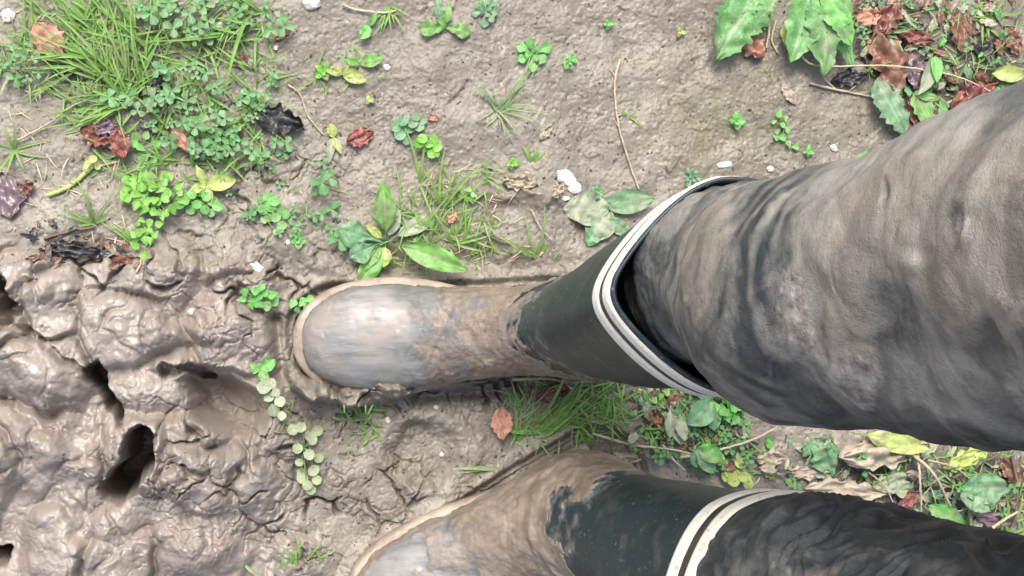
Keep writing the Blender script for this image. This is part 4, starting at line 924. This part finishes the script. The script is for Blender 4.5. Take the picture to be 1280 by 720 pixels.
dead(722, 522, -60, 34, 22, 'dark red leaf in grass behind the lower ankle', 'red', crum=.35)
dead(822, 528, -70, 50, 22, 'crumpled red-brown leaf beside the grey narrow leaves', 'brown', crum=.4)
dead(806, 505, -80, 44, 20, 'pale grey leaf left of the crumpled red-brown one', 'greyleaf', crum=.3)
dead(780, 572, 5, 60, 20, 'pale dry litter leaf at the heel of the lower boot', 'litter', crum=.4)
dead(938, 58, -50, 44, 38, 'pinkish red leaf under the broad spotted leaf', 'pink', lob=.35, h=.005)
dead(1080, 24, 20, 36, 28, 'pale pink curled leaf tip right of the largest weed', 'pink', lob=.2, h=.008)
dead(1104, 22, 60, 60, 40, 'dark brown-red leaf beside the pale pink curled tip', 'red', lob=.4, h=.004)
dead(1140, 50, -10, 50, 22, 'rust leaf under the bluish grass tuft', 'red', h=.008)
dead(1105, 80, -70, 90, 56, 'large wet brown leaf under the toothed leaf', 'brown', lob=.3, h=.004)
dead(1140, 92, -80, 60, 40, 'purple-brown wet leaf right of the large brown one', 'purple', lob=.3, h=.008)
dead(1138, 145, -75, 50, 22, 'rust red leaf strip between the two toothed leaves', 'red', h=.008)
dead(1126, 166, -40, 34, 18, 'rust red leaf scrap at the thigh edge', 'red', h=.006)
dead(1210, 122, 30, 70, 52, 'large crumpled maroon leaf at the thigh edge', 'red', lob=.4, crum=.3, h=.006)
dead(1195, 40, -80, 60, 26, 'dark maroon leaf near the upper right corner', 'brown', lob=.2, h=.004)
dead(1262, 52, -60, 44, 30, 'greyish brown leaf at the right edge', 'brown', lob=.3)
dead(1232, 62, 0, 40, 30, 'blackish leaf left of the greyish brown one at the right edge', 'black', lob=.3)
dead(1060, 98, 10, 50, 26, 'black wet leaf under the tip of the largest weed', 'black', crum=.3)
dead(985, 118, -55, 34, 16, 'pale white-green leaf scrap on mud', 'litter', lob=.1, crum=.2)
dead(1087, 8, 10, 24, 18, 'tiny purple leaf at the top edge', 'purple')
dead(1100, 562, 8, 120, 50, 'grey mud-coated leaf under the knee', 'litter', crum=.35, lob=.2, h=.004)
dead(1050, 612, -5, 110, 38, 'wide pale bleached leaf above the black trouser leg', 'litter', crum=.25, lob=.3, h=.005)
dead(1120, 600, 12, 80, 40, 'pale green bleached leaf right of the wide pale one', 'greyleaf', crum=.25, lob=.3, h=.008)
dead(1130, 622, 30, 36, 22, 'orange-red leaf scrap in the pale litter', 'red', h=.012)
dead(1070, 634, 10, 90, 22, 'mottled greyish leaf at the trouser edge', 'greyleaf', crum=.35, h=.006)
dead(1195, 570, 20, 70, 30, 'yellowish mottled leaf below the thigh', 'yellow', crum=.3, h=.008)
dead(1240, 648, -10, 60, 26, 'mauve leaf near the right edge between the legs', 'purple', h=.006)
dead(1262, 590, -50, 50, 30, 'brown leaf at the right edge under the thigh', 'brown', h=.004)
dead(960, 590, -50, 30, 14, 'yellow pale curled scrap by the twig', 'yellow', crum=.2)
dead(960, 572, 0, 40, 26, 'flat brown-pink leaf under the twig tip', 'litter', crum=.3)
dead(985, 640, 10, 40, 18, 'brown rotten scrap at the end of the lower stripes', 'brown', crum=.4)
dead(1010, 590, 0, 60, 22, 'grey litter leaf left of the wide pale one', 'litter', crum=.3)
# twigs, stems
twig([(775, 74), (769, 100), (770, 135), (778, 175), (798, 236)], 3.2, 'long pale bent twig standing out on bare mud', side=[[(769, 95), (764, 88)], [(772, 145), (782, 140)], [(774, 160), (768, 150)]])
twig([(740, 542), (790, 556), (840, 562), (866, 568)], 3.4, 'pale twig from the heel of the lower boot to the right', h=.014)
twig([(850, 572), (900, 562), (940, 550), (972, 534)], 3.4, 'pale twig rising to the right with a broken tip', h=.014)
twig([(828, 556), (842, 575), (856, 588)], 3, 'short pale twig crossing towards the lower boot', h=.012)
twig([(996, 58), (1010, 78), (1040, 83), (1105, 82), (1160, 88), (1200, 97), (1240, 115)], 2.4, 'very long thin pale stem over the brown leaves', 'straw', h=.018, r1=1.6)
twig([(1012, 104), (1045, 112), (1095, 122)], 3.2, 'pale twig at the root of the largest weed', side=[[(1045, 112), (1030, 98)], [(1060, 115), (1082, 97)]])
twig([(960, 0), (962, 30), (958, 60)], 4, 'dry stalk at the top edge left of the largest weed', 'straw')
twig([(970, 25), (965, 50), (972, 66)], 2.6, 'thin dry stalk beside the thicker one at the top', 'straw')
twig([(60, 244), (85, 234), (105, 218), (116, 208)], 4.6, 'thick pale shoot on mud left of the cress', 'yellow', r1=5)
bunch(114, 208, [(110, 204), (116, 199), (122, 208), (107, 208)], 9, 'yellow bud cluster at the end of the thick pale shoot', 'yellow', stem=False)
twig([(122, 208), (140, 204), (156, 200)], 2.6, 'short pale straw between bud and rust leaf', 'straw')
twig([(22, 175), (60, 155), (90, 133), (125, 120)], 2.2, 'long pale straw from left edge up to the grass', 'straw', h=.006)
twig([(360, 106), (375, 118), (385, 145), (404, 168)], 2.4, 'pale straw on bare mud right of the rotten black leaf', 'straw')
twig([(428, 6), (445, 12), (480, 16), (500, 12)], 3, 'dry pale twig at the top edge', 'twig', h=.005)
twig([(664, 262), (676, 285), (690, 300)], 2.2, 'thin dry stem above the boot shaft', 'straw', h=.006)
twig([(560, 126), (575, 112), (584, 98)], 1.6, 'thin dark twig left of the spidery grass', 'darktwig')
twig([(604, 290), (625, 302), (640, 304)], 2.8, 'short dark twig above the boot', 'darktwig')
twig([(55, 298), (85, 290), (118, 284)], 3.4, 'grey twig pointing left under the grass blades', 'darktwig')
twig([(170, 340), (176, 330), (175, 320)], 2.4, 'curled pale stem at the edge of the churned mud', 'straw')
twig([(832, 208), (838, 214), (852, 194)], 1.6, 'tiny grey stem above the boot rim', 'darktwig')
twig([(640, 448 + 26), (690, 474), (716, 486)], 4.0, 'pale straw under the boot ankle', 'straw', h=.010)
twig([(1146, 556), (1150, 600), (1152, 650)], 3.2, 'upright pale stem in the litter between the legs', 'straw', h=.022)
twig([(1130, 560), (1165, 590), (1188, 632)], 4.2, 'grey curved stem in the litter between the legs', 'twig', h=.020)
twig([(1190, 598), (1225, 580), (1252, 566)], 3, 'brown twig pointing up to the thigh in the litter', 'darktwig', h=.016)
twig([(1210, 625), (1214, 655), (1216, 668)], 5, 'thick pale green stalk at the black trouser edge', 'grasspale', h=.02)
twig([(1240, 660), (1258, 648), (1272, 640)], 4, 'pale straw at the right edge by the black trousers', 'straw', h=.02)
twig([(1265, 570), (1272, 610), (1268, 655)], 4, 'brown stalk at the right edge between the legs', 'darktwig', h=.014)
for i, (a, b, lab) in enumerate([((1160, 575), (1215, 600), 'thin straw slanting down under the thigh'), ((1085, 590), (1118, 632), 'thin straw crossing the wide pale leaf'), ((1180, 645), (1240, 632), 'thin straw above the glossy leaf end')]):
    twig([a, ((a[0] + b[0]) / 2 + 4, (a[1] + b[1]) / 2 - 4), b], 2.2, lab, 'straw', h=.02)
# stones
stone(707, 222, 13, 9, 'white two-lobed stone above the dock weed', two=(718, 235, 9, 8), ang=-30, hh=.45)
stone(320, 335, 13, 7, 'white pointed stone on cracked mud left of the boot', ang=-35)
stone(389, 4, 12, 8, 'white stone at the top edge of the picture')
stone(10, 20, 8, 8, 'pale round stone in the upper left corner')
stone(963, 211, 5, 4, 'little white pebble above the thigh')
stone(906, 206, 10, 4, 'pale splinter-shaped stone above the boot rim', ang=10)
stone(1042, 185, 6, 4, 'cream pebble right of the feathery sprig', ang=-30)
stone(483, 84, 5, 3.5, 'tiny white chip beside the bright leaf', ang=-10)
stone(274, 33, 5, 5, 'tiny white pebble among the top clover')
stone(545, 509, 3.5, 3, 'tiny white pebble below the boot, the upper one')
stone(552, 568, 3, 3, 'tiny white pebble inside the old footprint')
stone(485, 525, 3, 4, 'tiny white pebble between the small grass tufts')
stone(240, 390, 5, 4, 'tiny white pebble on churned mud')
stone(360, 303, 3, 3, 'tiny white pebble below the runner sprig')
stone(345, 60, 3, 3, 'tiny white pebble below the dark clover')
stone(706, 248, 6, 3, 'thin white chip below the white two-lobed stone')
# crumbs: nobody could count them
mb = MB()
for i in range(1500):
    u, v = rng.uniform(-20, 1300), rng.uniform(-20, 740)
    if u < 340 and v > 330 and rng.random() < .85: continue
    p = G(u, v); a, b = S(rng.uniform(1.0, 3.0)) * rng.uniform(.6, 1.6), S(rng.uniform(.8, 2.0)); th = rng.uniform(0, 6.28)
    if rng.random() < .02: a *= 1.8; b *= 1.4
    pts = []
    for k in range(3):
        row = []
        for j in range(6):
            t_ = j / 6 * 6.283; rr_ = (1, .8, .15)[k] * rng.uniform(.75, 1.15); x, y = a * math.cos(t_) * rr_, b * math.sin(t_) * rr_
            row.append((p[0] + x * math.cos(th) - y * math.sin(th), p[1] + x * math.sin(th) + y * math.cos(th), p[2] - .0003 + k * min(a, b) * .45))
        pts.append(row)
    pts = np.array(pts); mb.grid(pts, np.zeros((3, 6)), np.zeros((3, 6)), .5, True)
tag(mb.build('soil_crumb', M['crumb'], None, G(640, 100)), 'dark soil crumbs and plant bits strewn over the mud', 'debris', None, 'stuff')
